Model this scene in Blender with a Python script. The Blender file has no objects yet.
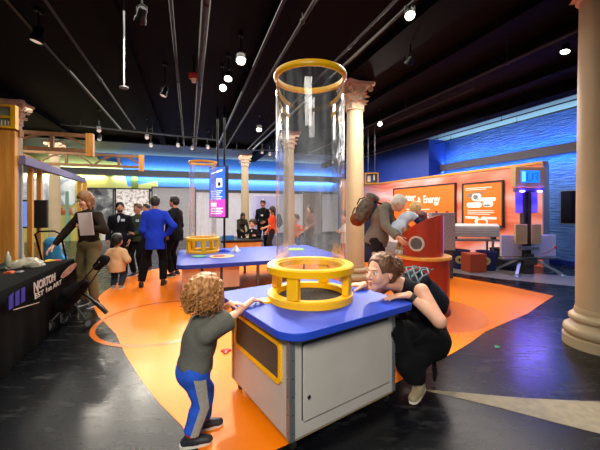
import bpy, math, random
import numpy as np
from mathutils import Vector, Matrix, Euler

SC = bpy.context.scene
COL = SC.collection
PI = math.pi

# ------------------------------------------------------------------ camera
CAMZ, FPX, HY = 1.5, 315.0, 208.0
cam_d = bpy.data.cameras.new('camera')
cam_d.sensor_width = 36.0
cam_d.lens = 36.0 * FPX / 600.0
cam_d.shift_y = -(225.0 - HY) / 600.0
cam_d.clip_start = 0.05
cam = bpy.data.objects.new('camera', cam_d)
cam.location = (0, 0, CAMZ)
cam.rotation_euler = (PI / 2, 0, 0)
COL.objects.link(cam)
SC.camera = cam

# ------------------------------------------------------------------ world, exposure
w = bpy.data.worlds.new('world')
SC.world = w
w.use_nodes = True
w.node_tree.nodes['Background'].inputs[0].default_value = (0.80, 0.86, 1.0, 1)
w.node_tree.nodes['Background'].inputs[1].default_value = 0.12
vs = SC.view_settings
vs.view_transform = 'Standard'
vs.look = 'None'
vs.gamma = 1.0
vs.use_curve_mapping = False
vs.exposure = 0.95


def G(x, y, z=0.0):
    """point at height z seen at photo pixel x, y"""
    d = (CAMZ - z) * FPX / (y - HY)
    return Vector(((x - 300.0) / FPX * d, d, z))


def P(x, y, d):
    return Vector(((x - 300.0) / FPX * d, d, CAMZ - (y - HY) * d / FPX))


AD = Vector((-0.330, 0.944, 0)).normalized()   # room's long axis (away)
BD = Vector((AD.y, -AD.x, 0))                  # room's cross axis (to the right)
RZ = math.atan2(BD.y, BD.x)                    # rotation whose local x is BD, local y is AD


def AB(a, b, z=0.0):
    v = AD * a + BD * b
    return Vector((v.x, v.y, z))


def area(name, loc, rot, sx, sy, power, col=(1, 1, 1), spread=None):
    l = bpy.data.lights.new(name, 'AREA')
    l.shape = 'RECTANGLE'
    l.size, l.size_y = sx, sy
    l.energy = power
    l.color = col
    if spread:
        l.spread = spread
    o = bpy.data.objects.new(name, l)
    o.location = loc
    o.rotation_euler = rot
    COL.objects.link(o)
    return o


# added soft area fills standing in for the many ceiling lamps (warm white)
area('ceiling_fill', AB(3.6, 1.0, 3.80), (0, 0, RZ), 4.0, 3.0, 50, (1.0, 0.94, 0.80))
area('ceiling_fill', AB(8.5, 0.6, 3.80), (0, 0, RZ), 6.5, 4.5, 130, (1.0, 0.93, 0.82))
area('ceiling_fill', AB(13.0, 1.5, 3.85), (0, 0, RZ), 8.0, 4.0, 210, (1.0, 0.96, 0.90))
area('ceiling_fill', AB(7.5, 6.2, 3.80), (0, 0, RZ), 1.6, 7.0, 120, (1.0, 0.90, 0.82))
area('ceiling_fill', AB(11.5, -6.0, 3.85), (0, 0, RZ), 5.0, 5.0, 190, (1.0, 0.97, 0.86))
area('ceiling_fill', (-0.5, -1.6, 3.6), (math.radians(48), 0, math.radians(-8)), 1.6, 1.0, 24, (1.0, 0.95, 0.86), spread=math.radians(75))  # unseen fill added behind the camera to brighten the near cabinet and toddler
# LED strips of the wall coves (they shine on the walls above and below the ledge)


def cove(a, b, z, length, up, power, ang, col=(0.55, 0.78, 1.0)):
    o = area('cove_light', AB(a, b, z), (0, 0, 0), length, 0.05, power, col)
    d = (AD * math.sin(ang) + BD * math.cos(ang))      # direction to the wall
    aim = Vector((d.x * 0.40, d.y * 0.40, 0.92 if up else -0.92)).normalized()
    x = Vector((-d.y, d.x, 0))
    z_ = -aim
    y_ = z_.cross(x)
    m = Matrix((x, y_, z_)).transposed()
    o.rotation_euler = m.to_euler()
    return o


cove(16.84, 2.4, 2.99, 11.6, False, 62, PI / 2)
cove(16.84, -9.0, 2.99, 10.5, False, 60, PI / 2, (1.0, 0.97, 0.85))
cove(16.84, 1.2, 3.35, 15.0, True, 45, PI / 2)
cove(8.0, 9.10, 2.885, 12.0, False, 150, 0, (0.38, 0.70, 1.0))
cove(8.0, 9.10, 3.16, 12.0, True, 105, 0, (0.38, 0.70, 1.0))
# unseen area light added to brighten the exhibit wall
o = area('wall_fill', AB(9.5, 6.5, 3.85), (0, 0, 0), 6.5, 0.5, 48, (1.0, 0.92, 0.86), spread=math.radians(110))
_d = (BD * 0.62 + Vector((0, 0, -0.78))).normalized()
_y = (-_d).cross(AD)
o.rotation_euler = Matrix((AD, _y, -_d)).transposed().to_euler()

# ------------------------------------------------------------------ materials
_M = {}


def lin(c):
    if isinstance(c, str):
        c = c.lstrip('#')
        c = tuple(int(c[i:i + 2], 16) / 255.0 for i in (0, 2, 4))
    return tuple((v / 12.92 if v <= 0.04045 else ((v + 0.055) / 1.055) ** 2.4) for v in c[:3]) + (1.0,)


def mat(name, col, rough=0.5, metal=0.0, var=0.06, vscale=6.0, bump=0.0, bscale=60.0, emit=None, estr=0.0,
        coat=0.0, spec=0.5, col2=None, stretch=None, sheen=0.0):
    if name in _M:
        return _M[name]
    m = bpy.data.materials.new(name)
    m.use_nodes = True
    nt = m.node_tree
    b = nt.nodes['Principled BSDF']
    b.inputs['Roughness'].default_value = rough
    b.inputs['Metallic'].default_value = metal
    b.inputs['Specular IOR Level'].default_value = spec
    b.inputs['Coat Weight'].default_value = coat
    b.inputs['Sheen Weight'].default_value = sheen
    c = lin(col)
    tc = nt.nodes.new('ShaderNodeTexCoord')
    src = tc.outputs['Object']
    if stretch:
        mp = nt.nodes.new('ShaderNodeMapping')
        mp.inputs['Scale'].default_value = stretch
        nt.links.new(src, mp.inputs[0])
        src = mp.outputs[0]
    n = nt.nodes.new('ShaderNodeTexNoise')
    n.inputs['Scale'].default_value = vscale
    n.inputs['Detail'].default_value = 5
    nt.links.new(src, n.inputs['Vector'])
    r = nt.nodes.new('ShaderNodeValToRGB')
    r.color_ramp.elements[0].position = 0.3
    r.color_ramp.elements[1].position = 0.7
    c2 = lin(col2) if col2 else None
    if c2:
        r.color_ramp.elements[0].color = c
        r.color_ramp.elements[1].color = c2
    else:
        r.color_ramp.elements[0].color = tuple(v * (1 - var) for v in c[:3]) + (1,)
        r.color_ramp.elements[1].color = tuple(min(1, v * (1 + var)) for v in c[:3]) + (1,)
    nt.links.new(n.outputs['Fac'], r.inputs[0])
    nt.links.new(r.outputs[0], b.inputs['Base Color'])
    if bump > 0:
        n2 = nt.nodes.new('ShaderNodeTexNoise')
        n2.inputs['Scale'].default_value = bscale
        n2.inputs['Detail'].default_value = 4
        nt.links.new(src, n2.inputs['Vector'])
        bp = nt.nodes.new('ShaderNodeBump')
        bp.inputs['Strength'].default_value = bump
        bp.inputs['Distance'].default_value = 0.01
        nt.links.new(n2.outputs['Fac'], bp.inputs['Height'])
        nt.links.new(bp.outputs[0], b.inputs['Normal'])
    if emit:
        b.inputs['Emission Color'].default_value = lin(emit)
        b.inputs['Emission Strength'].default_value = estr
    _M[name] = m
    return m


def mat_wood(name, c1, c2, rough=0.45, scale=2.2, stretch=(6, 6, 0.5)):
    if name in _M:
        return _M[name]
    m = mat(name, c1, rough, col2=c2, vscale=scale, stretch=stretch, bump=0.15, bscale=12)
    return m


def mat_glass(name, tint=(1, 1, 1), alpha=0.12, rough=0.03):
    """thin clear acrylic: mostly transparent with a mirror share that grows at grazing angles"""
    m = bpy.data.materials.new(name)
    m.use_nodes = True
    nt = m.node_tree
    for n in list(nt.nodes):
        nt.nodes.remove(n)
    out = nt.nodes.new('ShaderNodeOutputMaterial')
    tr = nt.nodes.new('ShaderNodeBsdfTransparent')
    tr.inputs[0].default_value = tint + (1,)
    gl = nt.nodes.new('ShaderNodeBsdfGlossy')
    gl.inputs['Roughness'].default_value = rough
    gl.inputs[0].default_value = (1, 1, 1, 1)
    df = nt.nodes.new('ShaderNodeBsdfDiffuse')
    df.inputs[0].default_value = (0.75, 0.8, 0.85, 1)
    lw = nt.nodes.new('ShaderNodeLayerWeight')
    lw.inputs[0].default_value = 0.35
    tc = nt.nodes.new('ShaderNodeTexCoord')
    mp = nt.nodes.new('ShaderNodeMapping')
    mp.inputs['Scale'].default_value = (14, 14, 1.1)
    ns = nt.nodes.new('ShaderNodeTexNoise')
    ns.inputs['Scale'].default_value = 1.0
    ns.inputs['Detail'].default_value = 6
    nt.links.new(tc.outputs['Object'], mp.inputs[0])
    nt.links.new(mp.outputs[0], ns.inputs['Vector'])
    rp = nt.nodes.new('ShaderNodeMapRange')
    rp.inputs[1].default_value = 0.45
    rp.inputs[2].default_value = 0.75
    rp.inputs[3].default_value = alpha * 0.35
    rp.inputs[4].default_value = alpha * 2.2
    nt.links.new(ns.outputs['Fac'], rp.inputs[0])
    m1 = nt.nodes.new('ShaderNodeMixShader')
    nt.links.new(rp.outputs[0], m1.inputs[0])
    nt.links.new(tr.outputs[0], m1.inputs[1])
    nt.links.new(df.outputs[0], m1.inputs[2])
    sc = nt.nodes.new('ShaderNodeMath')
    sc.operation = 'MULTIPLY'
    sc.inputs[1].default_value = 0.5
    nt.links.new(lw.outputs['Fresnel'], sc.inputs[0])
    m2 = nt.nodes.new('ShaderNodeMixShader')
    nt.links.new(sc.outputs[0], m2.inputs[0])
    nt.links.new(m1.outputs[0], m2.inputs[1])
    nt.links.new(gl.outputs[0], m2.inputs[2])
    nt.links.new(m2.outputs[0], out.inputs[0])
    _M[name] = m
    return m


# ------------------------------------------------------------------ mesh building
class MB:
    def __init__(s):
        s.v, s.f = [], []

    def add(s, vs_, fs_, M=None):
        k = len(s.v)
        for p in vs_:
            p = Vector(p)
            if M is not None:
                p = M @ p
            s.v.append(p)
        for f in fs_:
            s.f.append([i + k for i in f])
        return s

    def box(s, c, size, rz=0.0, M=None, rot=None):
        x, y, z = [q / 2 for q in size]
        vv = [(-x, -y, -z), (x, -y, -z), (x, y, -z), (-x, y, -z), (-x, -y, z), (x, -y, z), (x, y, z), (-x, y, z)]
        R = (rot.to_matrix() if rot is not None else Matrix.Rotation(rz, 3, 'Z')).to_4x4()
        T = Matrix.Translation(Vector(c)) @ R
        if M is not None:
            T = M @ T
        return s.add(vv, [(0, 3, 2, 1), (4, 5, 6, 7), (0, 1, 5, 4), (1, 2, 6, 5), (2, 3, 7, 6), (3, 0, 4, 7)], T)

    def box2(s, lo, hi):
        lo, hi = Vector(lo), Vector(hi)
        return s.box((lo + hi) / 2, hi - lo)

    def beam(s, p0, p1, wd, ht, up=(0, 0, 1)):
        """rectangular bar from p0 to p1"""
        p0, p1 = Vector(p0), Vector(p1)
        y = (p1 - p0)
        L = y.length
        y.normalize()
        u = Vector(up)
        x = y.cross(u)
        if x.length < 1e-4:
            x = y.cross(Vector((0, 1, 0)))
        x.normalize()
        z = x.cross(y)
        R = Matrix((x, y, z)).transposed().to_4x4()
        T = Matrix.Translation((p0 + p1) / 2) @ R
        a, b, c = wd / 2, L / 2, ht / 2
        vv = [(-a, -b, -c), (a, -b, -c), (a, b, -c), (-a, b, -c), (-a, -b, c), (a, -b, c), (a, b, c), (-a, b, c)]
        return s.add(vv, [(0, 3, 2, 1), (4, 5, 6, 7), (0, 1, 5, 4), (1, 2, 6, 5), (2, 3, 7, 6), (3, 0, 4, 7)], T)

    def tube(s, pts, r, n=10, close=False, cap=True):
        pts = [Vector(p) for p in pts]
        N = len(pts)
        rs = r if isinstance(r, (list, tuple)) else [r] * N
        k = len(s.v)
        t0 = None
        up = None
        for i, p in enumerate(pts):
            if close:
                t = pts[(i + 1) % N] - pts[i - 1]
            else:
                t = pts[min(i + 1, N - 1)] - pts[max(i - 1, 0)]
            if t.length < 1e-9:
                t = Vector((0, 0, 1))
            t.normalize()
            if up is None:
                up = Vector((0, 0, 1)) if abs(t.z) < 0.9 else Vector((1, 0, 0))
            x = t.cross(up)
            if x.length < 1e-5:
                x = t.cross(Vector((0.3, 1, 0.2)))
            x.normalize()
            up = x.cross(t).normalized()
            for j in range(n):
                a = 2 * PI * j / n
                s.v.append(p + (x * math.cos(a) + up * math.sin(a)) * rs[i])
        R = N if close else N - 1
        for i in range(R):
            for j in range(n):
                a = k + i * n + j
                b = k + i * n + (j + 1) % n
                c = k + ((i + 1) % N) * n + (j + 1) % n
                d = k + ((i + 1) % N) * n + j
                s.f.append([a, b, c, d])
        if cap and not close:
            s.f.append([k + j for j in range(n)][::-1])
            s.f.append([k + (N - 1) * n + j for j in range(n)])
        return s

    def cyl(s, p0, p1, r0, r1=None, n=24):
        return s.tube([p0, p1], [r0, r0 if r1 is None else r1], n)

    def lathe(s, prof, c=(0, 0, 0), n=32, a0=0.0, a1=2 * PI, M=None):
        """prof: list of (r, z) - a closed ring when first == last"""
        full = abs((a1 - a0) - 2 * PI) < 1e-6
        cols = n if full else n + 1
        vv = []
        for j in range(cols):
            a = a0 + (a1 - a0) * j / n
            for (r, z) in prof:
                vv.append((c[0] + r * math.cos(a), c[1] + r * math.sin(a), c[2] + z))
        m = len(prof)
        ff = []
        for j in range(n):
            j2 = (j + 1) % cols
            for i in range(m - 1):
                if prof[i][0] < 1e-7 and prof[i + 1][0] < 1e-7:
                    continue
                ff.append([j * m + i, j2 * m + i, j2 * m + i + 1, j * m + i + 1])
        return s.add(vv, ff, M)

    def prism(s, poly, z0, z1, M=None):
        n = len(poly)
        vv = [(p[0], p[1], z0) for p in poly] + [(p[0], p[1], z1) for p in poly]
        ff = [list(range(n))[::-1], list(range(n, 2 * n))]
        for i in range(n):
            j = (i + 1) % n
            ff.append([i, j, n + j, n + i])
        return s.add(vv, ff, M)

    def ball(s, c, r, nu=16, nv=10, M=None):
        if not isinstance(r, (tuple, list)):
            r = (r, r, r)
        vv, ff = [(c[0], c[1], c[2] - r[2])], []
        for i in range(1, nv):
            ph = -PI / 2 + PI * i / nv
            for j in range(nu):
                a = 2 * PI * j / nu
                vv.append((c[0] + r[0] * math.cos(ph) * math.cos(a), c[1] + r[1] * math.cos(ph) * math.sin(a), c[2] + r[2] * math.sin(ph)))
        vv.append((c[0], c[1], c[2] + r[2]))
        for j in range(nu):
            ff.append([0, 1 + (j + 1) % nu, 1 + j])
            for i in range(nv - 2):
                ff.append([1 + i * nu + j, 1 + i * nu + (j + 1) % nu, 1 + (i + 1) * nu + (j + 1) % nu, 1 + (i + 1) * nu + j])
            ff.append([len(vv) - 1, 1 + (nv - 2) * nu + j, 1 + (nv - 2) * nu + (j + 1) % nu])
        return s.add(vv, ff, M)

    def build(s, name, m=None, parent=None, smooth=False, bevel=0.0, segs=2, ang=35, loc=None, rz=0.0, merge=False):
        me = bpy.data.meshes.new(name)
        me.from_pydata([tuple(p) for p in s.v], [], s.f)
        me.update()
        import bmesh
        bm = bmesh.new()
        bm.from_mesh(me)
        if merge:
            bmesh.ops.remove_doubles(bm, verts=bm.verts, dist=1e-5)
        bmesh.ops.recalc_face_normals(bm, faces=bm.faces)
        bm.to_mesh(me)
        bm.free()
        if smooth:
            me.shade_smooth()
            me.set_sharp_from_angle(angle=math.radians(ang))
        if m is not None:
            for mm in (m if isinstance(m, (list, tuple)) else [m]):
                me.materials.append(mm)
        o = bpy.data.objects.new(name, me)
        COL.objects.link(o)
        if parent is not None:
            o.parent = parent
        if loc is not None:
            o.location = loc
            o.rotation_euler = (0, 0, rz)
        if bevel > 0:
            bv = o.modifiers.new('bevel', 'BEVEL')
            bv.width = bevel
            bv.segments = segs
            bv.limit_method = 'ANGLE'
            bv.angle_limit = math.radians(40)
            bv.harden_normals = False
            me.shade_smooth()
            me.set_sharp_from_angle(angle=math.radians(50))
        return o


def tag(o, label, cat, group=None, kind=None):
    o['label'] = label
    o['category'] = cat
    if group:
        o['group'] = group
    if kind:
        o['kind'] = kind
    return o


def empty(name, loc, rz, label, cat, group=None, kind=None):
    o = bpy.data.objects.new(name, None)
    o.location = loc
    o.rotation_euler = (0, 0, rz)
    o.empty_display_size = 0.1
    COL.objects.link(o)
    return tag(o, label, cat, group, kind)


def struct(o):
    o['kind'] = 'structure'
    return o


def copy_tree(o, parent=None):
    c = o.copy()
    COL.objects.link(c)
    if parent is not None:
        c.parent = parent
    for ch in list(o.children):
        copy_tree(ch, c)
    return c


def text(name, body, size, m, loc, rot, parent=None, extrude=0.002, align='LEFT', sx=1.0, shear=0.0, bold=0.0):
    cu = bpy.data.curves.new(name, 'FONT')
    cu.body = body
    cu.size = size
    cu.extrude = extrude
    cu.align_x = align
    cu.align_y = 'CENTER'
    cu.shear = shear
    cu.materials.append(m)
    cu.offset = bold
    tmp = bpy.data.objects.new(name, cu)
    me = bpy.data.meshes.new_from_object(tmp)
    bpy.data.objects.remove(tmp)
    me.name = name
    o = bpy.data.objects.new(name, me)
    COL.objects.link(o)
    o.location = loc
    o.rotation_euler = rot
    o.scale = (sx, 1, 1)
    if parent is not None:
        o.parent = parent
    return o

# ================================================================== ROOM
def mat_floor_dark():
    m = mat('black_slate_tile', '#0b0d11', 0.3, var=0.4, vscale=1.4, bump=0.12, bscale=5, spec=0.25)
    nt = m.node_tree
    b = nt.nodes['Principled BSDF']
    tc = nt.nodes.new('ShaderNodeTexCoord')
    # faint pale scuffs and veins
    mp = nt.nodes.new('ShaderNodeMapping')
    mp.inputs['Scale'].default_value = (1.2, 4.5, 1)
    mp.inputs['Rotation'].default_value = (0, 0, 0.5)
    n = nt.nodes.new('ShaderNodeTexNoise')
    n.inputs['Scale'].default_value = 2.3
    n.inputs['Detail'].default_value = 9
    n.inputs['Roughness'].default_value = 0.72
    nt.links.new(tc.outputs['Object'], mp.inputs[0])
    nt.links.new(mp.outputs[0], n.inputs['Vector'])
    r = nt.nodes.new('ShaderNodeMapRange')
    r.inputs[1].default_value = 0.56
    r.inputs[2].default_value = 0.74
    r.inputs[4].default_value = 0.22
    nt.links.new(n.outputs['Fac'], r.inputs[0])
    # tile joints
    mp2 = nt.nodes.new('ShaderNodeMapping')
    mp2.inputs['Rotation'].default_value = (0, 0, -RZ)
    nt.links.new(tc.outputs['Object'], mp2.inputs[0])
    br = nt.nodes.new('ShaderNodeTexBrick')
    br.offset = 0.0
    br.inputs['Scale'].default_value = 1.0
    br.inputs['Brick Width'].default_value = 0.61
    br.inputs['Row Height'].default_value = 0.61
    br.inputs['Mortar Size'].default_value = 0.004
    br.inputs['Color1'].default_value = (0.9, 0.9, 0.9, 1)
    br.inputs['Color2'].default_value = (1.1, 1.1, 1.1, 1)
    br.inputs['Mortar'].default_value = (0.35, 0.35, 0.35, 1)
    nt.links.new(mp2.outputs[0], br.inputs['Vector'])
    ramp = [x for x in nt.nodes if x.type == 'VALTORGB'][0]
    mx = nt.nodes.new('ShaderNodeMix')
    mx.data_type = 'RGBA'
    mx.inputs['B'].default_value = (0.20, 0.20, 0.19, 1)
    nt.links.new(r.outputs[0], mx.inputs['Factor'])
    nt.links.new(ramp.outputs[0], mx.inputs['A'])
    mu = nt.nodes.new('ShaderNodeMix')
    mu.data_type = 'RGBA'
    mu.blend_type = 'MULTIPLY'
    mu.inputs['Factor'].default_value = 1.0
    nt.links.new(mx.outputs['Result'], mu.inputs['A'])
    nt.links.new(br.outputs['Color'], mu.inputs['B'])
    nt.links.new(mu.outputs['Result'], b.inputs['Base Color'])
    rr = nt.nodes.new('ShaderNodeMapRange')
    rr.inputs[3].default_value = 0.17
    rr.inputs[4].default_value = 0.36
    nt.links.new(n.outputs['Fac'], rr.inputs[0])
    nt.links.new(rr.outputs[0], b.inputs['Roughness'])
    return m


M_floor = mat_floor_dark()
M_orange = mat('orange_vinyl', '#ee7a08', 0.34, var=0.10, vscale=0.9, bump=0.06, bscale=4, spec=0.2)
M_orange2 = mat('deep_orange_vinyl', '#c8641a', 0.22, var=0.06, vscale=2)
M_tan = mat('tan_terrazzo', '#736a50', 0.55, var=0.25, vscale=14, bump=0.1)
M_greystone = mat('grey_terrazzo', '#6f6a66', 0.30, var=0.2, vscale=9)

o = MB().box((0, 9.0, -0.05), (40, 30, 0.10)).build('floor', M_floor)
struct(o)


def inlay(name, pts, z, m):
    mb = MB()
    mb.prism([(p.x, p.y) for p in pts], 0.0005, z)
    return struct(mb.build(name, m))


px = [(200, 452), (181, 425), (160, 404), (142, 381), (125, 354), (116, 334), (104, 322), (98, 316), (93, 306), (95, 300), (104, 292), (125, 278), (150, 270),
      (200, 262), (300, 258), (390, 264), (420, 270), (455, 277), (500, 284.5), (554, 296),
      (540, 305), (527, 314), (505, 323), (485, 332), (470, 343), (455, 352), (434, 363), (420, 372), (400, 381), (350, 408), (291, 443), (262, 456), (235, 475), (205, 475)]
pts = [G(*p) for p in px]
inlay('trim_1', pts, 0.003, M_orange)
# darker ring let into the orange floor
mb = MB()
c = G(178, 322)
mb.lathe([(0.80, 0.001), (0.80, 0.0042), (0.86, 0.0042), (0.86, 0.001)], (c.x - 0.2, c.y + 0.1, 0), n=72)
struct(mb.build('trim_2', M_orange2))
mb = MB()
c = G(425, 311)
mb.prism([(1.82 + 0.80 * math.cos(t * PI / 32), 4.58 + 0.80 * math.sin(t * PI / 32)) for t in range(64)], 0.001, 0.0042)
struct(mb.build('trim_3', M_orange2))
inlay('trim_4', [G(*p) for p in [(418, 389), (520, 398), (600, 402), (1000, 424), (1000, 470), (700, 444), (600, 434), (560, 424), (500, 408), (462, 399)]], 0.003, M_tan)
inlay('trim_5', [G(*p) for p in [(440, 262), (462, 266), (520, 272), (580, 277), (640, 283), (640, 293), (560, 285), (500, 279), (440, 271)]], 0.003, M_greystone)

# ---- walls
M_bluewall = mat('blue_wall_paint', '#4a82d8', 0.55, var=0.05)
M_bluedeep = mat('deep_blue_wall_paint', '#15308c', 0.5, var=0.05)
M_white = mat('white_wall_paint', '#e8e4ea', 0.6, var=0.05)
M_yellow = mat('lime_yellow_paint', '#d2cc70', 0.6, var=0.04)
M_trimdark = mat('charcoal_trim', '#3a3d42', 0.5)
M_ledge = mat('grey_ledge_paint', '#6c7073', 0.55)


def mat_blue_brick():
    m = mat('blue_painted_rough_brick', '#123aa8', 0.42, col2='#2a62d8', vscale=3, stretch=(1, 1, 9))
    nt = m.node_tree
    b = nt.nodes['Principled BSDF']
    tc = nt.nodes.new('ShaderNodeTexCoord')
    mp = nt.nodes.new('ShaderNodeMapping')
    mp.inputs['Scale'].default_value = (1.0, 1.0, 9.0)
    nt.links.new(tc.outputs['Object'], mp.inputs[0])
    n = nt.nodes.new('ShaderNodeTexNoise')
    n.inputs['Scale'].default_value = 2.6
    n.inputs['Detail'].default_value = 7
    n.inputs['Roughness'].default_value = 0.65
    nt.links.new(mp.outputs[0], n.inputs['Vector'])
    bp = nt.nodes.new('ShaderNodeBump')
    bp.inputs['Strength'].default_value = 1.0
    bp.inputs['Distance'].default_value = 0.35
    nt.links.new(n.outputs['Fac'], bp.inputs['Height'])
    nt.links.new(bp.outputs[0], b.inputs['Normal'])
    return m


M_brick = mat_blue_brick()
ZC = 4.1
ROOM = Matrix.Rotation(RZ, 4, 'Z')        # local x = across (b), local y = along (a)


def rbox(name, a0, a1, b0, b1, z0, z1, m, bevel=0.0):
    mb = MB().box2((b0, a0, z0), (b1, a1, z1))
    o_ = mb.build(name, m, bevel=bevel)
    o_.matrix_world = ROOM
    return struct(o_)


rbox('wall_right', -2.0, 17.0, 9.25, 9.5, 0, ZC, M_brick)
rbox('wall_back', 17.0, 17.25, -15.0, 9.5, 0, ZC, M_bluewall)
rbox('wall_left', -2.0, 17.0, -15.25, -15.0, 0, ZC, M_yellow)
# smooth blue upper wall box over the exhibit wall
rbox('wall_upper', 9.55, 16.98, 8.45, 9.24, 2.66, ZC - 0.01, M_bluedeep)
# back wall: white lower panel band, dark trim, ledge of the cove
rbox('trim_6', 16.93, 16.995, -3.9, 8.3, 0.0, 2.30, M_white)
rbox('trim_7', 16.90, 16.995, -3.9, 8.3, 2.305, 2.45, M_trimdark)
rbox('trim_8', 16.70, 16.995, -14.9, 8.4, 3.02, 3.32, M_ledge)
rbox('trim_9', 0.0, 16.6, 8.97, 9.245, 2.90, 3.14, mat('mauve_ledge_paint', '#4c4753', 0.55))
# painted shapes of the back wall (lime yellow field with its slanted edges)
mb = MB()


def backpoly(pts_, y0, y1, m, name):
    mb_ = MB()
    n = len(pts_)
    vv = [(p[0], y0, p[1]) for p in pts_] + [(p[0], y1, p[1]) for p in pts_]
    ff = [list(range(n)), list(range(n, 2 * n))[::-1]] + [[i, (i + 1) % n, n + (i + 1) % n, n + i] for i in range(n)]
    mb_.add(vv, ff)
    o_ = mb_.build(name, m)
    o_.matrix_world = ROOM
    return struct(o_)


def BW(x, y, a=17.0):
    """photo pixel on the back wall plane -> (b, z)"""
    rx = (x - 300) / FPX
    d = a / (AD.x * rx + AD.y)
    return (BD.x * rx * d + BD.y * d, CAMZ - (y - HY) * d / FPX)


backpoly([BW(-60, 152), BW(93, 152), BW(99, 160), BW(121, 163), BW(128, 187), BW(157, 181), BW(160, 193), BW(160, 240), BW(-60, 245)], 16.94, 16.992, M_yellow, 'trim_10')
backpoly([BW(132, 176), BW(138, 176), BW(139, 196), BW(132, 196)], 16.92, 16.939, mat('olive_paint', '#77862e', 0.6), 'trim_11')
rbox('baseboard_back', 16.88, 16.999, 4.0, 8.3, 0, 0.12, M_trimdark)
rbox('baseboard_right', 0, 9.4, 9.19, 9.249, 0, 0.14, M_bluedeep)

# ---- ceiling
M_ceil = mat('black_ceiling_paint', '#070706', 0.8, spec=0.15, var=0.15, vscale=1.5)
M_ceilL = mat('cove_lit_ceiling_grey', '#8f978f', 0.6, var=0.08, vscale=1.5)  # paler grey: the cove uplight on the ceiling is put into the colour
M_beam = mat('black_beam_paint', '#040303', 0.8, spec=0.1)
M_brown = mat('dark_brown_ceiling_panel', '#0a0604', 0.8, spec=0.12, var=0.15, vscale=2)
rbox('ceiling', -2.5, 17.25, -15.25, 9.5, ZC, ZC + 0.15, M_ceil)
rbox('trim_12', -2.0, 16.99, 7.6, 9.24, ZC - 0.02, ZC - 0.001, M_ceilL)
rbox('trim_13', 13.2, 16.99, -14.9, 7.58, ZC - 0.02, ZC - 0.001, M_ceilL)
rbox('trim_14', -2.0, 13.1, 1.2, 7.2, ZC - 0.015, ZC - 0.001, M_brown)
k = 15
for (b0, b1, z0, a0, a1) in [(7.2, 7.58, 3.86, -2, 16.9), (2.75, 3.25, 3.93, -2, 16.6), (4.9, 5.15, 3.9, -2, 13), (6.2, 6.4, 3.93, -2, 13), (1.0, 1.22, 3.9, -2, 13),
                             (-1.05, -0.85, 3.93, -2, 13), (-6.9, -6.5, 3.93, -2, 16.6), (-3.9, -3.72, 3.95, -2, 13), (3.95, 4.25, 3.95, -2, 13)]:
    rbox('trim_%d' % k, a0, a1, b0, b1, z0, ZC - 0.021, M_beam)
    k += 1
rbox('trim_%d' % k, 13.0, 13.19, -14.9, 7.19, 3.92, ZC - 0.021, M_beam)

# ---- ceiling pipes and lighting tracks (each one a thing)
M_pipe = mat('dark_steel_conduit', '#242221', 0.6, metal=0.1)
M_blackmetal = mat('black_metal', '#0c0c0d', 0.35, metal=0.3)
M_grey = mat('grey_metal', '#8a8c8e', 0.35, metal=0.8)


def bz(x, y, z):
    d = (CAMZ - z) * FPX / (y - HY)
    X = (x - 300) / FPX * d
    return BD.x * X + BD.y * d


def pipe(b, z, r, a0, a1, label, m=None):
    t = empty('ceiling_pipe', AB(a0, b, z), RZ, label, 'pipe', 'pipes running along the black ceiling')
    MB().cyl((0, 0, 0), (0, a1 - a0, 0), r, n=8).build('conduit', m or M_pipe, t, smooth=True)
    q = 0.6
    while q < a1 - a0:
        mbh = MB()
        mbh.cyl((0, q, 0), (0, q, ZC - 0.015 - z), 0.006, n=6)
        mbh.box((0, q, 0), (0.05, 0.03, 2 * r + 0.012))
        mbh.build('pipe_hanger', M_pipe, t)
        q += 2.4
    return t


pipe(bz(123, 112, 3.75), 3.75, 0.018, 1.0, 10.0, 'thin grey pipe crossing the black ceiling at far left, ending near the truss')
pipe(bz(176, 60, 3.7), 3.72, 0.022, 0.5, 12.5, 'grey ceiling pipe running left of the red alarm light')
pipe(bz(203, 40, 3.7), 3.70, 0.050, 0.5, 12.5, 'thick dark ceiling duct running beside the red alarm light')
pipe(bz(290, 42, 3.7), 3.70, 0.022, 0.5, 12.5, 'ceiling pipe passing just left of the tall tube rim')
pipe(bz(403, 2, 3.7), 3.80, 0.020, 1.0, 12.5, 'ceiling pipe passing right of the tall tube rim')
pipe(bz(520, 69, 3.7), 3.70, 0.014, 4.4, 7.6, 'thin bright pipe under the brown ceiling above the orange poster wall')
pipe(8.75, 3.93, 0.020, 1.0, 16.5, 'black pipe along the pale ceiling strip over the blue brick wall')
pipe(8.15, 3.93, 0.016, 1.0, 16.5, 'thinner black pipe in the middle of the pale ceiling strip at right')
pipe(bz(600, 22, 3.7), 3.72, 0.020, 0.5, 12.0, 'ceiling pipe running over the large right column towards the back')


def track(b, z, a0, a1, label):
    t = empty('lighting_track', AB(a0, b, z), RZ, label, 'lighting track', 'black lighting tracks on the ceiling')
    MB().box((0, (a1 - a0) / 2, 0), (0.04, a1 - a0, 0.035)).build('rail', M_blackmetal, t)
    q = 0.4
    while q < a1 - a0:
        MB().cyl((0, q, 0.017), (0, q, ZC - 0.015 - z), 0.006, n=6).build('track_hanger', M_blackmetal, t)
        q += 2.4
    return t


track(0.98, 3.80, 1.0, 12.5, 'black lighting track carrying the three bright spotlights left of the tube')
track(bz(410, 11, 3.72), 3.80, 1.0, 12.5, 'black lighting track carrying the spotlights right of the tube')
track(bz(28, 30, 3.72), 3.80, 1.0, 10.5, 'black lighting track over the wooden frame at far left')


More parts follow.
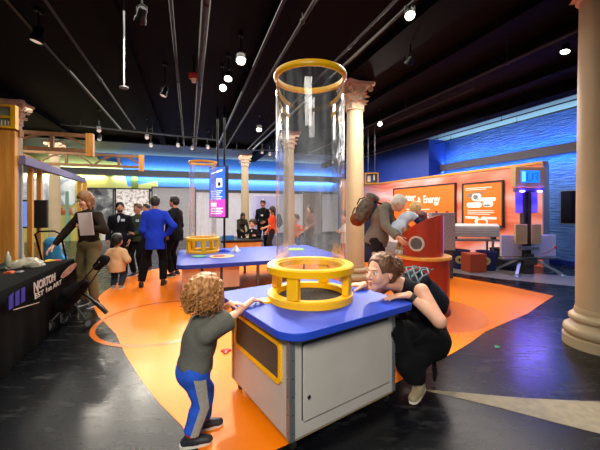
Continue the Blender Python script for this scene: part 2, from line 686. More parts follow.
def xtrack(p0, p1, label):
    t = empty('lighting_track', p0, 0, label, 'lighting track', 'black lighting tracks on the ceiling')
    MB().beam((0, 0, 0), p1 - p0, 0.04, 0.035).build('rail', M_blackmetal, t)
    for q in (0.1, 0.5, 0.9):
        s_ = (p1 - p0) * q
        MB().cyl(s_, s_ + Vector((0, 0, ZC - 0.015 - p0.z)), 0.006, n=6).build('track_hanger', M_blackmetal, t)


z_ = 3.62
xtrack(G(60, 124, z_), G(226, 141, z_), 'long black cross track with small spotlights above the wooden truss')
xtrack(G(232, 150, z_), G(278, 150, z_), 'short black cross track with two spotlights by the far column')

# ---- spotlights
M_lens = mat('lit_lamp_lens', '#ffffff', 0.3, emit='#fff4e0', estr=14.0)
M_lens_dim = mat('dim_lamp_lens', '#ffffff', 0.3, emit='#fff0dc', estr=0.2)
M_red = mat('red_plastic', '#b3231b', 0.4)


def spotlight(loc, aim, label, power, r=0.065, L=0.17, dim=False, ang=70, col=(1.0, 0.9, 0.76), blend=0.6, group='track spotlights'):
    t = empty('spotlight', loc, 0, label, 'spotlight', group)
    d = (Vector(aim) - Vector(loc)).normalized()
    rot = d.to_track_quat('-Z', 'Y').to_matrix().to_4x4()
    prof = [(0.0, L), (r * 0.55, L), (r * 0.75, L * 0.86), (r * 0.80, L * 0.35), (r, L * 0.2), (r * 1.02, 0.0), (r * 0.9, 0.0), (r * 0.86, 0.02), (0.0, 0.02)]
    MB().lathe(prof, n=20, M=rot).build('lamp_housing', M_blackmetal, t, smooth=True)
    MB().lathe([(0.0, 0.016), (r * 0.84, 0.016), (r * 0.84, 0.006), (0.0, 0.003)], n=20, M=rot).build('lens', M_lens_dim if dim else M_lens, t)
    mb_ = MB()
    top = rot @ Vector((0, 0, L * 0.6))
    mb_.tube([top + Vector((r * 0.9, 0, 0)), top + Vector((r * 0.9, 0, 0.07)), top + Vector((0, 0, 0.10)), top + Vector((-r * 0.9, 0, 0.07)), top + Vector((-r * 0.9, 0, 0))], 0.006, 6)
    mb_.cyl(top + Vector((0, 0, 0.10)), (top.x, top.y, ZC - loc[2] - 0.005), 0.010, n=8)
    mb_.box((top.x, top.y, ZC - loc[2] - 0.03), (0.05, 0.10, 0.04))
    mb_.build('bracket', M_blackmetal, t)
    if power > 0:
        l = bpy.data.lights.new('spot_lamp', 'SPOT')
        l.energy = power
        l.color = col
        l.spot_size = math.radians(ang)
        l.spot_blend = blend
        l.shadow_soft_size = 0.05
        lo = bpy.data.objects.new('spot_lamp', l)
        COL.objects.link(lo)
        lo.parent = t
        lo.location = d * 0.02
        lo.rotation_euler = d.to_track_quat('-Z', 'Y').to_euler()
    return t


Z = 3.66
spotlight(G(36, 42, Z), G(-40, 330), 'spotlight with a pale lit rim at the far left of the ceiling', 60, dim=True, r=0.075, L=0.2)
spotlight(G(241, 61, Z), G(250, 330, 0.5), 'black track spotlight nearest to the tube on its left, highest in the photo', 240, r=0.075, L=0.2)
spotlight(G(228, 79, Z), G(200, 320, 0.3), 'black track spotlight directly behind the highest one left of the tube', 160, r=0.07)
spotlight(G(223, 88, Z), G(320, 330, 0.7), 'brightest round spotlight left of the tube, facing the viewer', 220, r=0.07, L=0.1)
spotlight(G(410, 16, Z), G(420, 300, 0.9), 'glowing ceiling spotlight at the top edge, right of the tube', 170, r=0.06, L=0.12)
spotlight(G(408, 64, Z), G(356, 150, 2.6).lerp(Vector((1.08, 6.2, 2.4)), 1.0), 'glowing ceiling spotlight below the top one, right of the white capital', 220, r=0.06, L=0.12)
spotlight(G(380, 124, Z), G(430, 300, 0.9), 'small glowing spotlight beside the shaft of the white column', 170, r=0.06, L=0.12)
spotlight(G(565, 52, Z), G(500, 330, 0.0), 'glowing ceiling spotlight next to the large right column', 170, r=0.06, L=0.12)
spotlight(G(259, 130, Z), G(250, 262, 0.3), 'small glowing spotlight between the far column and the tube', 160, r=0.08)
for (x, y, ax, ay, lb) in [(99, 131, 110, 270, 'small dark track spotlight hanging over the left end of the truss'), (99, 140, 60, 262, 'lower small dark spotlight hanging under the track over the truss'),
                           (147, 138, 150, 275, 'small dark spotlight above the post end of the truss'), (151, 146, 170, 270, 'small dark spotlight just under the one above the truss post'),
                           (178, 146, 180, 275, 'small spotlight with an orange glow right of the truss post'), (192, 149, 150, 262, 'small dark spotlight left of the short tube rim'),
                           (208, 148, 240, 262, 'small dark spotlight over the short tube rim'), (262, 153, 250, 250, 'small dark spotlight left of the tall tube on the pale ceiling'),
                           (270, 155, 300, 255, 'small dark spotlight nearest the tall tube on the pale ceiling'), (140, 22, 86, 262, 'small dark spotlight on the black ceiling above the left pipe'),
                           (163, 96, 88, 285, 'small dark ceiling spotlight beside the red alarm light')]:
    spotlight(G(x, y, 3.5), G(ax, ay, 0.3), lb, 80 if y > 100 else (170 if x == 140 else 0), dim=True, r=0.06, L=0.16)

# red alarm beacon on the ceiling
t = empty('alarm_light', G(194, 76, 3.75), 0, 'small red alarm beacon hanging from the black ceiling', 'alarm light')
MB().box((0, 0, 0), (0.16, 0.10, 0.10)).build('body', M_red, t, bevel=0.01)
MB().lathe([(0, -0.12), (0.035, -0.11), (0.045, -0.05), (0, -0.05)], n=16).build('dome', mat('white_plastic', '#d8d4cc', 0.4), t, smooth=True)
MB().cyl((0, 0, 0.05), (0, 0, 0.34), 0.015, n=8).build('stem', M_blackmetal, t)
# slim drop rod with a small disc at its end
pA = G(124, 88, 2.9)
t = empty('drop_rod', pA, 0, 'slim grey rod hanging from the ceiling with a small end plate', 'ceiling rod')
MB().cyl((0, 0, 0.01), (0, 0, ZC - 2.9), 0.010, n=8).build('rod', M_grey, t, smooth=True)
MB().lathe([(0, 0), (0.05, 0), (0.05, 0.012), (0, 0.012)], n=20).build('end_plate', M_grey, t)

# ---- columns
M_col = mat('cream_column_paint', '#bba684', 0.5, var=0.05, vscale=3, bump=0.08, bscale=9)
M_colc = mat('cream_capital_plaster', '#d9bfa4', 0.65, var=0.12, vscale=8, bump=0.25, bscale=30)


def capital_mesh():
    mb = MB()
    H = 0.50
    # bell
    mb.lathe([(0.0, -0.02), (0.165, -0.02), (0.185, 0.0), (0.165, 0.02), (0.150, 0.04), (0.150, 0.22), (0.165, 0.34), (0.205, 0.42), (0.22, 0.44), (0.0, 0.44)], n=32)
    # leaves: two rows

    def leaf(ang, z0, h, w_, rb, curl):
        n, mcols = 7, 5
        vv = []
        for i in range(n):
            t = i / (n - 1)
            zz = z0 + h * (t if t < 0.8 else 0.8 + (t - 0.8) * 0.2 - (t - 0.8) * 0.6)
            rr = rb + 0.02 + curl * max(0, t - 0.45) ** 1.6 * 2.2
            ww = w_ * (0.55 + 0.65 * math.sin(PI * min(1, t * 0.95 + 0.05))) * (1.0 if i % 2 else 0.86)
            if i == n - 1:
                ww *= 0.5
            for j in range(mcols):
                q = (j / (mcols - 1) - 0.5) * 2
                r2 = rr - 0.018 * q * q + (0.010 if j == 2 else 0)
                a = ang + q * ww / (2 * rb)
                vv.append((r2 * math.cos(a), r2 * math.sin(a), zz - 0.015 * q * q * t))
        k = len(vv)
        vv2 = [(x * 0.93, y * 0.93, z) for (x, y, z) in vv]
        ff = []
        for i in range(n - 1):
            for j in range(mcols - 1):
                a = i * mcols + j
                ff.append([a, a + 1, a + mcols + 1, a + mcols])
                ff.append([k + a, k + a + mcols, k + a + mcols + 1, k + a + 1])
        for i in range(n - 1):
            for j in (0, mcols - 1):
                a = i * mcols + j
                ff.append([a, a + mcols, k + a + mcols, k + a])
        for j in range(mcols - 1):
            a = (n - 1) * mcols + j
            ff.append([a, a + 1, k + a + 1, k + a])
        mb.add(vv + vv2, ff)
    for q in range(8):
        leaf(q * PI / 4, 0.02, 0.19, 0.12, 0.155, 0.11)
        leaf(q * PI / 4 + PI / 8, 0.12, 0.22, 0.12, 0.160, 0.13)
    # volutes at the corners and rosettes
    for q in range(4):
        a = PI / 4 + q * PI / 2
        cx, cy = 0.30 * math.cos(a), 0.30 * math.sin(a)
        tdir = Vector((-math.sin(a), math.cos(a), 0))
        rdir = Vector((math.cos(a), math.sin(a), 0))
        for sgn in (-1, 1):
            pts_ = []
            for i in range(18):
                th = i / 17 * 3.2 * PI
                rad = 0.052 * (1 - i / 22)
                pts_.append(Vector((cx, cy, 0.385)) + tdir * sgn * 0.022 + rdir * (rad * math.sin(th)) + Vector((0, 0, rad * math.cos(th))))
            mb.tube(pts_, 0.013, 6)
        mb.tube([rdir * 0.17 + Vector((0, 0, 0.26)), rdir * 0.21 + Vector((0, 0, 0.36)), rdir * 0.28 + Vector((0, 0, 0.43))], [0.02, 0.018, 0.014], 8)
        b = q * PI / 2
        mb.ball((0.235 * math.cos(b), 0.235 * math.sin(b), 0.465), 0.035, 10, 6)
    # abacus with concave sides
    poly = []
    for q in range(4):
        a = PI / 4 + q * PI / 2
        for da in (-0.09, 0.09):
            poly.append((0.385 * math.cos(a + da), 0.385 * math.sin(a + da)))
        for i in (1, 2, 3):
            b = a + PI / 2 * i / 4
            rr = {1: 0.275, 2: 0.245, 3: 0.275}[i]
            poly.append((rr * math.cos(b), rr * math.sin(b)))
    mb.prism(poly, 0.44, 0.475)
    mb.prism([(x * 1.05, y * 1.05) for x, y in poly], 0.475, H)
    return mb


cap_o = None


def column(loc, label, rz=RZ, H=3.92, ck=1.0):
    global cap_o
    t = empty('column', (loc[0], loc[1], 0), rz, label, 'column', 'cream columns with leafy capitals', 'thing')
    hs = H - 0.51 * ck
    prof = [(0.0, 0.40)]
    for i in range(13):
        q = i / 12
        prof.append((0.185 - 0.033 * q ** 1.5, 0.40 + (hs - 0.40) * q))
    prof.append((0.0, hs))
    MB().lathe(prof, n=40).build('shaft', M_col, t, smooth=True)
    b = [(0, 0), (0.30, 0), (0.30, 0.10), (0.285, 0.105)]
    for (cz, r0, rr) in ((0.165, 0.25, 0.045), (0.30, 0.215, 0.032)):
        for i in range(9):
            a = -PI / 2 + PI * i / 8
            b.append((r0 + rr * math.cos(a), cz + rr * 1.25 * math.sin(a)))
        b.append((r0 - 0.02, cz + rr * 1.25 + 0.012))
    b += [(0.20, 0.37), (0.19, 0.405), (0, 0.405)]
    MB().lathe(b, n=44).build('base', M_col, t, smooth=True, ang=60)
    if cap_o is None:
        cap_o = capital_mesh().build('capital', M_colc, t, smooth=True, ang=50)
        c_ = cap_o
    else:
        c_ = cap_o.copy()
        COL.objects.link(c_)
        c_.parent = t
    c_.location = (0, 0, hs)
    c_.scale = (1, 1, ck)
    return t


column((1.08, 6.2), 'cream column with leafy capital directly right of the tall clear tube')
column((-0.35, 10.1), 'cream column seen through the tall clear tube')
column((-2.5, 14.3), 'slim looking far cream column between the kiosk screen and the tube')
column((3.23, 3.42), 'large cream column at the right edge of the photo', H=4.09, ck=0.62)
column((-6.55, 7.2), 'cream column whose capital peeks out behind the wooden frame at far left')
column((-8.95, 11.5), 'pale column behind the person with the papers')

# ================================================================== MAIN EXHIBIT
M_bluetop = mat('blue_laminate', '#2343b4', 0.42, var=0.04, vscale=3, spec=0.28, bump=0.05, bscale=90)
M_yel = mat('yellow_gloss_paint', '#f2b400', 0.35, var=0.03)
M_cab = mat('pale_grey_cabinet', '#b3aea6', 0.45, var=0.05, vscale=4, bump=0.05, bscale=80)
M_steel = mat('brushed_steel_edge', '#8f979c', 0.38, metal=0.7, var=0.05)
M_pellet = mat('black_pellets', '#040404', 0.8, spec=0.15, col2='#3a3128', vscale=60)
M_tube = mat_glass('clear_acrylic', alpha=0.11)
M_tanpl = mat('tan_plinth', '#a08a5c', 0.6)
M_rubber = mat('black_rubber', '#111112', 0.6)
M_chrome = mat('chrome', '#c9ccd0', 0.18, metal=1.0, var=0.02)


def rrect(w_, h_, r, n=6, cx=0.0, cy=0.0, rs=None):
    pts_ = []
    rs = rs or [r] * 4
    for i, (sx, sy, a0) in enumerate([(1, 1, 0), (-1, 1, PI / 2), (-1, -1, PI), (1, -1, 1.5 * PI)]):
        r_ = rs[i]
        for k_ in range(n + 1):
            a = a0 + PI / 2 * k_ / n
            pts_.append((cx + sx * (w_ / 2 - r_) + r_ * math.cos(a), cy + sy * (h_ / 2 - r_) + r_ * math.sin(a)))
    return pts_


def mat_mesh_grille():
    m = mat('perforated_black_mesh', '#15100c', 0.5, metal=0.3)
    nt = m.node_tree
    b = nt.nodes['Principled BSDF']
    tc = nt.nodes.new('ShaderNodeTexCoord')
    v = nt.nodes.new('ShaderNodeTexVoronoi')
    v.inputs['Scale'].default_value = 70
    v.inputs['Randomness'].default_value = 0.0
    nt.links.new(tc.outputs['Object'], v.inputs['Vector'])
    r = nt.nodes.new('ShaderNodeValToRGB')
    r.color_ramp.elements[0].position = 0.35
    r.color_ramp.elements[0].color = (0.006, 0.005, 0.005, 1)
    r.color_ramp.elements[1].position = 0.5
    r.color_ramp.elements[1].color = (0.16, 0.13, 0.10, 1)
    nt.links.new(v.outputs['Distance'], r.inputs[0])
    nt.links.new(r.outputs[0], b.inputs['Base Color'])
    return m


def tube_exhibit(t, z0, tube_top, tube_z0, ringtop=0.235, angs=(-25, 65, 155, -115), phase=0.0, ph_name=True):
    """yellow cage ring, pellet bed, clear tube with rim; local origin under the ring centre"""
    cage = MB().lathe([(0.27, z0), (0.345, z0), (0.345, z0 + 0.048), (0.335, z0 + 0.055), (0.275, z0 + 0.055), (0.27, z0)], n=64).build('lower_ring', M_yel, t, smooth=True)
    MB().lathe([(0.262, z0 + ringtop - 0.058), (0.350, z0 + ringtop - 0.058), (0.352, z0 + ringtop - 0.01), (0.342, z0 + ringtop), (0.285, z0 + ringtop), (0.285, z0 + ringtop - 0.012), (0.262, z0 + ringtop - 0.012), (0.262, z0 + ringtop - 0.058)], n=64).build('upper_ring', M_yel, t, smooth=True)
    for a in angs:
        a = math.radians(a - 90) - phase
        c = Vector((0.308 * math.cos(a), 0.308 * math.sin(a), z0 + 0.055 + (ringtop - 0.113) / 2))
        MB().box(c, (0.056, 0.092, ringtop - 0.113), rz=a).build('post', M_yel, t, bevel=0.008)
    MB().lathe([(0, z0 + 0.012), (0.271, z0 + 0.012), (0.271, z0 - 0.001), (0, z0 - 0.001)], n=48).build('pellet_bed', M_pellet, t)
    tu = MB().lathe([(0.278, z0 + ringtop + 0.001), (0.278, tube_top)], n=96).build('clear_tube', M_tube, t, smooth=True)
    MB().lathe([(0.262, tube_top - 0.03), (0.283, tube_top - 0.035), (0.296, tube_top - 0.02), (0.298, tube_top), (0.292, tube_top + 0.012), (0.268, tube_top + 0.012), (0.262, tube_top), (0.262, tube_top - 0.03)], n=72).build('tube_rim', M_yel, t, smooth=True)
    return t


ANG = math.radians(34.5)
TC = Vector((0.083, 2.571, 0))
t = empty('exhibit_table', TC + Vector((0, -0.042, 0)), ANG, 'square exhibit table with a bright blue top, grey cabinet and yellow-edged side grille, in front', 'exhibit table')
HT = 0.77
S = 1.156
mb = MB()
mb.prism([(p[0] + 0.0238, p[1] + 0.0346) for p in rrect(S, S, 0.13, 8, rs=[0.06, 0.06, 0.16, 0.06])], HT - 0.048, HT)
mb.build('tabletop', M_bluetop, t, bevel=0.004)
CW, CD = 0.96, 0.89
zb = 0.092
MB().box2((-CW / 2, -CD / 2, zb), (CW / 2, CD / 2, HT - 0.0485)).build('cabinet_body', M_cab, t, bevel=0.003)
# steel corner strips with rivets
for sx in (-1, 1):
    for sy in (-1, 1):
        mb = MB()
        x0, y0 = sx * (CW / 2 + 0.002), sy * (CD / 2 + 0.002)
        mb.box2((min(x0, x0 - sx * 0.035), min(y0, y0 + sy * 0.003), zb), (max(x0, x0 - sx * 0.035), max(y0, y0 + sy * 0.003), HT - 0.05))
        mb.box2((min(x0, x0 + sx * 0.003), min(y0, y0 - sy * 0.035), zb), (max(x0, x0 + sx * 0.003), max(y0, y0 - sy * 0.035), HT - 0.05))
        st = mb.build('corner_strip', M_steel, t)
        mb = MB()
        for k in range(6):
            zz = zb + 0.05 + k * 0.11
            mb.ball((x0 - sx * 0.018, y0 + sy * 0.004, zz), (0.006, 0.004, 0.006), 8, 5)
            mb.ball((x0 + sx * 0.004, y0 - sy * 0.018, zz), (0.004, 0.006, 0.006), 8, 5)
        mb.build('rivet', M_chrome, st, smooth=True)
# tan plinth edge under the cabinet
MB().box2((-CW / 2 + 0.01, -CD / 2 + 0.01, zb - 0.018), (CW / 2 - 0.01, CD / 2 - 0.01, zb - 0.0005)).build('plinth', M_tanpl, t)
# door on the right-front face (local -y) with a dark reveal and lock
y = -CD / 2
MB().box2((-CW / 2 + 0.085, y - 0.0025, zb + 0.10), (CW / 2 - 0.075, y - 0.0005, HT - 0.10)).build('door_reveal', M_trimdark, t)
d = MB().box2((-CW / 2 + 0.092, y - 0.014, zb + 0.095), (CW / 2 - 0.082, y - 0.003, HT - 0.113)).build('door', M_cab, t, bevel=0.002)
MB().cyl((-CW / 2 + 0.125, y - 0.014, 0.335), (-CW / 2 + 0.125, y - 0.026, 0.335), 0.012, n=16).build('lock', M_chrome, d, smooth=True)
# grille on the left face (local -x): yellow frame with black mesh
mb = MB()
x = -CW / 2
fr = rrect(0.72, 0.27, 0.045, 6)
inn = rrect(0.665, 0.215, 0.03, 6)
yc, zc_ = 0.00, 0.528
n = len(fr)
vv = [(x - 0.001, yc + p[0], zc_ + p[1]) for p in fr] + [(x - 0.018, yc + p[0], zc_ + p[1]) for p in fr] + [(x - 0.018, yc + p[0], zc_ + p[1]) for p in inn] + [(x - 0.001, yc + p[0], zc_ + p[1]) for p in inn]
ff = []
for i in range(n):
    j = (i + 1) % n
    for q in range(4):
        a, b = q * n, ((q + 1) % 4) * n
        ff.append([a + i, a + j, b + j, b + i])
mb.add(vv, ff)
g = mb.build('grille_frame', M_yel, t)
mb = MB()
mb.add([(x - 0.002, yc + p[0], zc_ + p[1]) for p in inn] + [(x - 0.008, yc + p[0], zc_ + p[1]) for p in inn], [list(range(n)), list(range(n, 2 * n))[::-1]])
for k in range(15):
    zz = zc_ - 0.098 + k * 0.014
    mb.box((x - 0.009, yc, zz), (0.004, 0.655, 0.004))
mb.build('grille_mesh', mat_mesh_grille(), g)
# casters
for sx in (-1, 1):
    for sy in (-1, 1):
        cx, cy = sx * (CW / 2 - 0.05), sy * (CD / 2 - 0.05)
        mb = MB()
        mb.cyl((cx - 0.012, cy, 0.0355), (cx + 0.012, cy, 0.0355), 0.032, n=24)
        c = mb.build('caster', M_rubber, t, smooth=True)
        mb = MB()
        mb.box2((cx - 0.022, cy - 0.012, 0.035), (cx - 0.016, cy + 0.03, 0.066)).box2((cx + 0.016, cy - 0.012, 0.035), (cx + 0.022, cy + 0.03, 0.066))
        mb.box2((cx - 0.03, cy - 0.03, 0.061), (cx + 0.03, cy + 0.035, 0.0665))
        mb.build('fork', M_chrome, c)
t.location.z = 0.0

tt = empty('air_tube', (0.083, 2.571, HT), 0, 'tall clear plastic tube with yellow rings, standing on the front blue table', 'tube exhibit')
tube_exhibit(tt, 0.001, 1.80, 0, ringtop=0.282)
# small yellow button pad at the left edge of the table
MB().lathe([(0, 0.0005), (0.06, 0.0005), (0.057, 0.016), (0.04, 0.022), (0, 0.022)], n=24).build('button_pad', M_yel, None, smooth=True, loc=G(266.5, 301.5, HT))
tag(bpy.data.objects['button_pad'], 'small round yellow pad under the toddler\'s hand on the blue table', 'button')

# ================================================================== SECOND TABLE (behind)
M_maple = mat_wood('pale_maple', '#e6b594', '#f0cbaa', 0.5)
A2, L2, W2, H2 = math.radians(20), 3.05, 2.05, 0.56
c0 = G(176, 266, H2)
u2 = Vector((math.cos(A2), math.sin(A2), 0))
v2 = Vector((-math.sin(A2), math.cos(A2), 0))
cc = c0 + u2 * L2 / 2 + v2 * W2 / 2
cc.z = 0
t = empty('exhibit_table', cc, A2, 'large low exhibit table with blue top and pale wood base, behind the toddler', 'exhibit table')
MB().prism(rrect(L2, W2, 0.16, 8), H2 - 0.07, H2).build('tabletop', M_bluetop, t, bevel=0.005)
mb = MB()
bx0, bx1 = -L2 / 2 + 0.09, -L2 / 2 + 1.06
by0, by1 = -W2 / 2 + 0.22, -W2 / 2 + 1.2
mb.box2((bx0, by0, 0.09), (bx1, by1, H2 - 0.071))
mb.build('base_cabinet', M_maple, t, bevel=0.004)
for k in range(2):
    xx = bx0 + 0.30 + k * 0.33
    MB().box2((xx, by0 - 0.004, 0.11), (xx + 0.045, by0 - 0.0005, H2 - 0.10)).build('slot', M_trimdark, t)
MB().box2((bx0 - 0.004, by0 + 0.25, 0.25), (bx0 - 0.0005, by0 + 0.65, 0.46)).build('slot', M_trimdark, t)
MB().box2((bx0 + 0.05, by0 + 0.05, 0.002), (bx1 - 0.05, by1 - 0.05, 0.0895)).build('plinth', M_trimdark, t)
for (lx, ly) in [(-0.1, -W2 / 2 + 0.35), (1.35, -W2 / 2 + 0.35), (1.35, W2 / 2 - 0.3), (-0.1, W2 / 2 - 0.3)]:
    MB().cyl((lx, ly, 0.001), (lx, ly, H2 - 0.071), 0.03, n=14).build('leg', M_grey, t, smooth=True)
tt = empty('air_tube', (-2.08, 6.75, H2), 0, 'shorter looking clear tube with yellow base on the far blue table', 'tube exhibit')
tube_exhibit(tt, 0.001, 1.92, 0, ringtop=0.32, angs=(-50, 20, 90, 160, -120))


def disc_thing(name, x, y, z, rx, m, label, cat, h=0.01, group=None):
    p = G(x, y, z)
    p.z = z + 0.0005
    o_ = MB().lathe([(0, 0), (rx, 0), (rx, h), (rx * 0.8, h * 1.05), (0, h * 1.05)], n=28).build(name, m, None, smooth=True, loc=p)
    return tag(o_, label, cat, group)


disc_thing('foam_disc', 199, 256.5, H2, 0.14, mat('green_foam', '#4f9a6a', 0.7), 'flat green foam disc on the far blue table', 'foam disc')
disc_thing('paper_plate', 222, 256.3, H2, 0.24, mat('tan_paper', '#c2ad85', 0.7), 'wide tan paper disc on the far blue table', 'paper disc', 0.006)
disc_thing('foam_disc', 219, 256.0, H2 + 0.007, 0.11, mat('coral_foam', '#c4573a', 0.7), 'coral foam disc lying on the tan paper disc', 'foam disc')
disc_thing('foam_disc', 296, 249.5, H2, 0.19, mat('lime_foam', '#8bc34a', 0.7), 'lime green disc on the far blue table seen through the tall tube', 'foam disc')


def crumple(name, c, r, m, label, seed, flat=0.6, cat='fabric piece', peak=0.0):
    rnd = random.Random(seed)
    mb_ = MB()
    nu, nv = 18, 9
    vv = []
    for i in range(nv + 1):
        ph = PI / 2 * i / nv
        for j in range(nu):
            a = 2 * PI * j / nu
            q = 1 + 0.28 * math.sin(a * 3 + seed) * math.cos(ph) + rnd.uniform(-0.12, 0.12)
            vv.append((r * q * math.cos(ph) * math.cos(a), r * q * math.cos(ph) * math.sin(a), r * flat * math.sin(ph) * (1 + rnd.uniform(-0.15, 0.15)) + peak * max(0, math.sin(ph)) ** 6))
    ff = [[i * nu + j, i * nu + (j + 1) % nu, (i + 1) * nu + (j + 1) % nu, (i + 1) * nu + j] for i in range(nv) for j in range(nu)]
    ff.append(list(range(nu))[::-1])
    mb_.add(vv, ff)
    o_ = mb_.build(name, m, None, smooth=True, loc=c, merge=False)
    return tag(o_, label, cat)


M_clothblue = mat('blue_cloth', '#1c3fc0', 0.8)
M_clothwhite = mat('white_cloth', '#d9dbe2', 0.85)
crumple('cloth_bundle', G(224, 251.5, H2), 0.11, M_clothblue, 'crumpled blue cloth on the far blue table', 3, 0.5)
crumple('cloth_bundle', G(236, 251.5, H2), 0.09, M_clothwhite, 'crumpled white cloth with a peak on the far blue table', 5, 0.5, peak=0.09)

# orange wooden bench counter with black top behind
pA = G(221, 249, 0.0)
c0 = P(224, 240, 9.0)
t = empty('low_counter', (-2.15, 9.4, 0), math.radians(14), 'low orange wooden counter with a dark top beside the family', 'counter')
M_orwood = mat_wood('orange_wood', '#d08030', '#e09a44', 0.45)
MB().box2((-0.15, 0, 0.001), (1.0, 0.65, 0.47)).build('cabinet_body', M_orwood, t, bevel=0.01)
MB().box2((-0.20, -0.04, 0.471), (1.05, 0.70, 0.53)).build('counter_top', M_blackmetal, t, bevel=0.006)
MB().box2((-0.10, -0.006, 0.04), (0.95, -0.0005, 0.12)).build('kick_panel', M_trimdark, t)
t2 = empty('supply_bin', (-2.20, 9.62, 0.531), math.radians(14), 'small blue open bin on the dark counter top', 'bin')
mb = MB().prism(rrect(0.36, 0.26, 0.03), 0.0005, 0.012)
for (lo, hi) in [((-0.18, -0.13, 0.012), (0.18, -0.12, 0.12)), ((-0.18, 0.12, 0.012), (0.18, 0.13, 0.12)), ((-0.18, -0.12, 0.012), (-0.17, 0.12, 0.12)), ((0.17, -0.12, 0.012), (0.18, 0.12, 0.12))]:
    mb.box2(lo, hi)
mb.build('tray', mat('bin_blue', '#1f6fb8', 0.5), t2)

# ================================================================== KIOSK SCREEN hung on black poles
M_black = mat('matte_black', '#0a0a0b', 0.5)
kd = 8.0
kc = P(217.5, 192, kd)


def mat_screen(name, top, bot, estr, split=0.35):
    m = mat(name, top, 0.3)
    nt = m.node_tree
    b = nt.nodes['Principled BSDF']
    tc = nt.nodes.new('ShaderNodeTexCoord')
    sp = nt.nodes.new('ShaderNodeSeparateXYZ')
    nt.links.new(tc.outputs['Generated'], sp.inputs[0])
    r = nt.nodes.new('ShaderNodeValToRGB')
    r.color_ramp.elements[0].position = split - 0.02
    r.color_ramp.elements[0].color = lin(bot)
    r.color_ramp.elements[1].position = split + 0.02
    r.color_ramp.elements[1].color = lin(top)
    nt.links.new(sp.outputs['Z'], r.inputs[0])
    nt.links.new(r.outputs[0], b.inputs['Emission Color'])
    b.inputs['Base Color'].default_value = (0.02, 0.02, 0.02, 1)
    for l in list(b.inputs['Base Color'].links):
        nt.links.remove(l)
    b.inputs['Emission Strength'].default_value = estr
    return m


M_emw = mat('lit_white_graphics', '#dfe6ff', 0.4, emit='#e4ecff', estr=1.1)
M_emd = mat('lit_dark_graphics', '#32204a', 0.4, emit='#3a2550', estr=0.3)
t = empty('kiosk_screen', (kc.x, kc.y, kc.z), math.radians(-32), 'tall blue and pink information screen hung on black poles behind the short tube', 'screen')
MB().box2((-0.30, 0.0, -0.66), (0.30, 0.09, 0.66)).build('screen_housing', M_black, t, bevel=0.004)
dsp = MB().box2((-0.275, -0.006, -0.63), (0.275, -0.0005, 0.63)).build('display', mat_screen('kiosk_display', '#2a62d8', '#c83fb0', 0.95), t)
mb = MB()
mb.box((-0.13, -0.0085, 0.49), (0.16, 0.004, 0.035), rot=Euler((0, -0.2, 0))).box((0.08, -0.0085, 0.53), (0.20, 0.004, 0.04), rot=Euler((0, -0.2, 0)))
for k in range(5):
    mb.box2((-0.22, -0.010, 0.02 - k * 0.05), (0.18 - 0.05 * (k % 3), -0.0065, 0.032 - k * 0.05))
for k in range(4):
    mb.box2((-0.22, -0.010, -0.42 - k * 0.045), (0.20 - 0.06 * (k % 2), -0.0065, -0.405 - k * 0.045))
mb.box2((-0.03, -0.010, 0.12), (0.17, -0.0065, 0.34))
mb.box2((-0.22, -0.010, -0.37), (-0.03, -0.0065, -0.27))
mb.build('text_lines', M_emw, dsp)
MB().ball((0.07, -0.010, 0.20), (0.06, 0.002, 0.06), 12, 6).build('picture', M_emd, dsp)
mb = MB()
for sx in (-0.12, 0.12):
    mb.cyl((sx, 0.12, -1.49 if sx > 0 else -0.3), (sx, 0.12, 4.09 - kc.z), 0.028, n=12)
mb.build('pole', M_blackmetal, t, smooth=True)
MB().box2((-0.2, 0.091, -0.3), (0.2, 0.13, -0.2)).box2((-0.2, 0.091, 0.25), (0.2, 0.13, 0.35)).build('mount', M_blackmetal, t)
t['label'] = 'tall blue and pink information screen hung on black poles behind the short tube'
MB().lathe([(0, 0), (0.22, 0), (0.22, 0.02), (0, 0.02)], n=28).build('floor_plate', M_blackmetal, t, loc=(0.12, 0.12, -kc.z + 0.001))

# ================================================================== RED DRUM EXHIBIT
M_drum = mat('brick_red_gloss', '#a5341c', 0.30, var=0.05, vscale=2)
M_amber = mat('amber_wood_disc', '#d99a45', 0.35, var=0.08, vscale=3)
dc = Vector((1.80, 4.62, 0))
t = empty('drum_exhibit', dc, 0, 'brick red round exhibit with a slanted top drum on an amber disc', 'exhibit')
MB().lathe([(0, 0.001), (0.36, 0.001), (0.36, 0.775), (0, 0.775)], n=64).build('base', M_drum, t, smooth=True)
MB().lathe([(0, 0.776), (0.385, 0.776), (0.39, 0.79), (0.385, 0.815), (0, 0.815)], n=64).build('disc', M_amber, t, smooth=True)
# slanted, hollow drum: high on the right, low on the left
mb = MB()
n = 72
vv, ff = [], []
RO, RI = 0.285, 0.268
DX = -0.01


def ztop(a):
    return 1.235 + 0.165 * math.cos(a - math.radians(-50))


for i in range(n):
    a = 2 * PI * i / n
    for (r_, z_) in ((RO, 0.816), (RO, ztop(a)), (RI, ztop(a)), (RI, ztop(a) - 0.10)):
        vv.append((DX + r_ * math.cos(a), r_ * math.sin(a), z_))
k0 = len(vv)
vv.append((DX, 0, 1.235 - 0.10))
for i in range(n):
    j = (i + 1) % n
    for q in range(3):
        ff.append([i * 4 + q, j * 4 + q, j * 4 + q + 1, i * 4 + q + 1])
    ff.append([i * 4 + 3, j * 4 + 3, k0])
ff.append([i * 4 for i in range(n)][::-1])
mb.add(vv, ff)
dr = mb.build('drum', M_drum, t, smooth=True, ang=50)
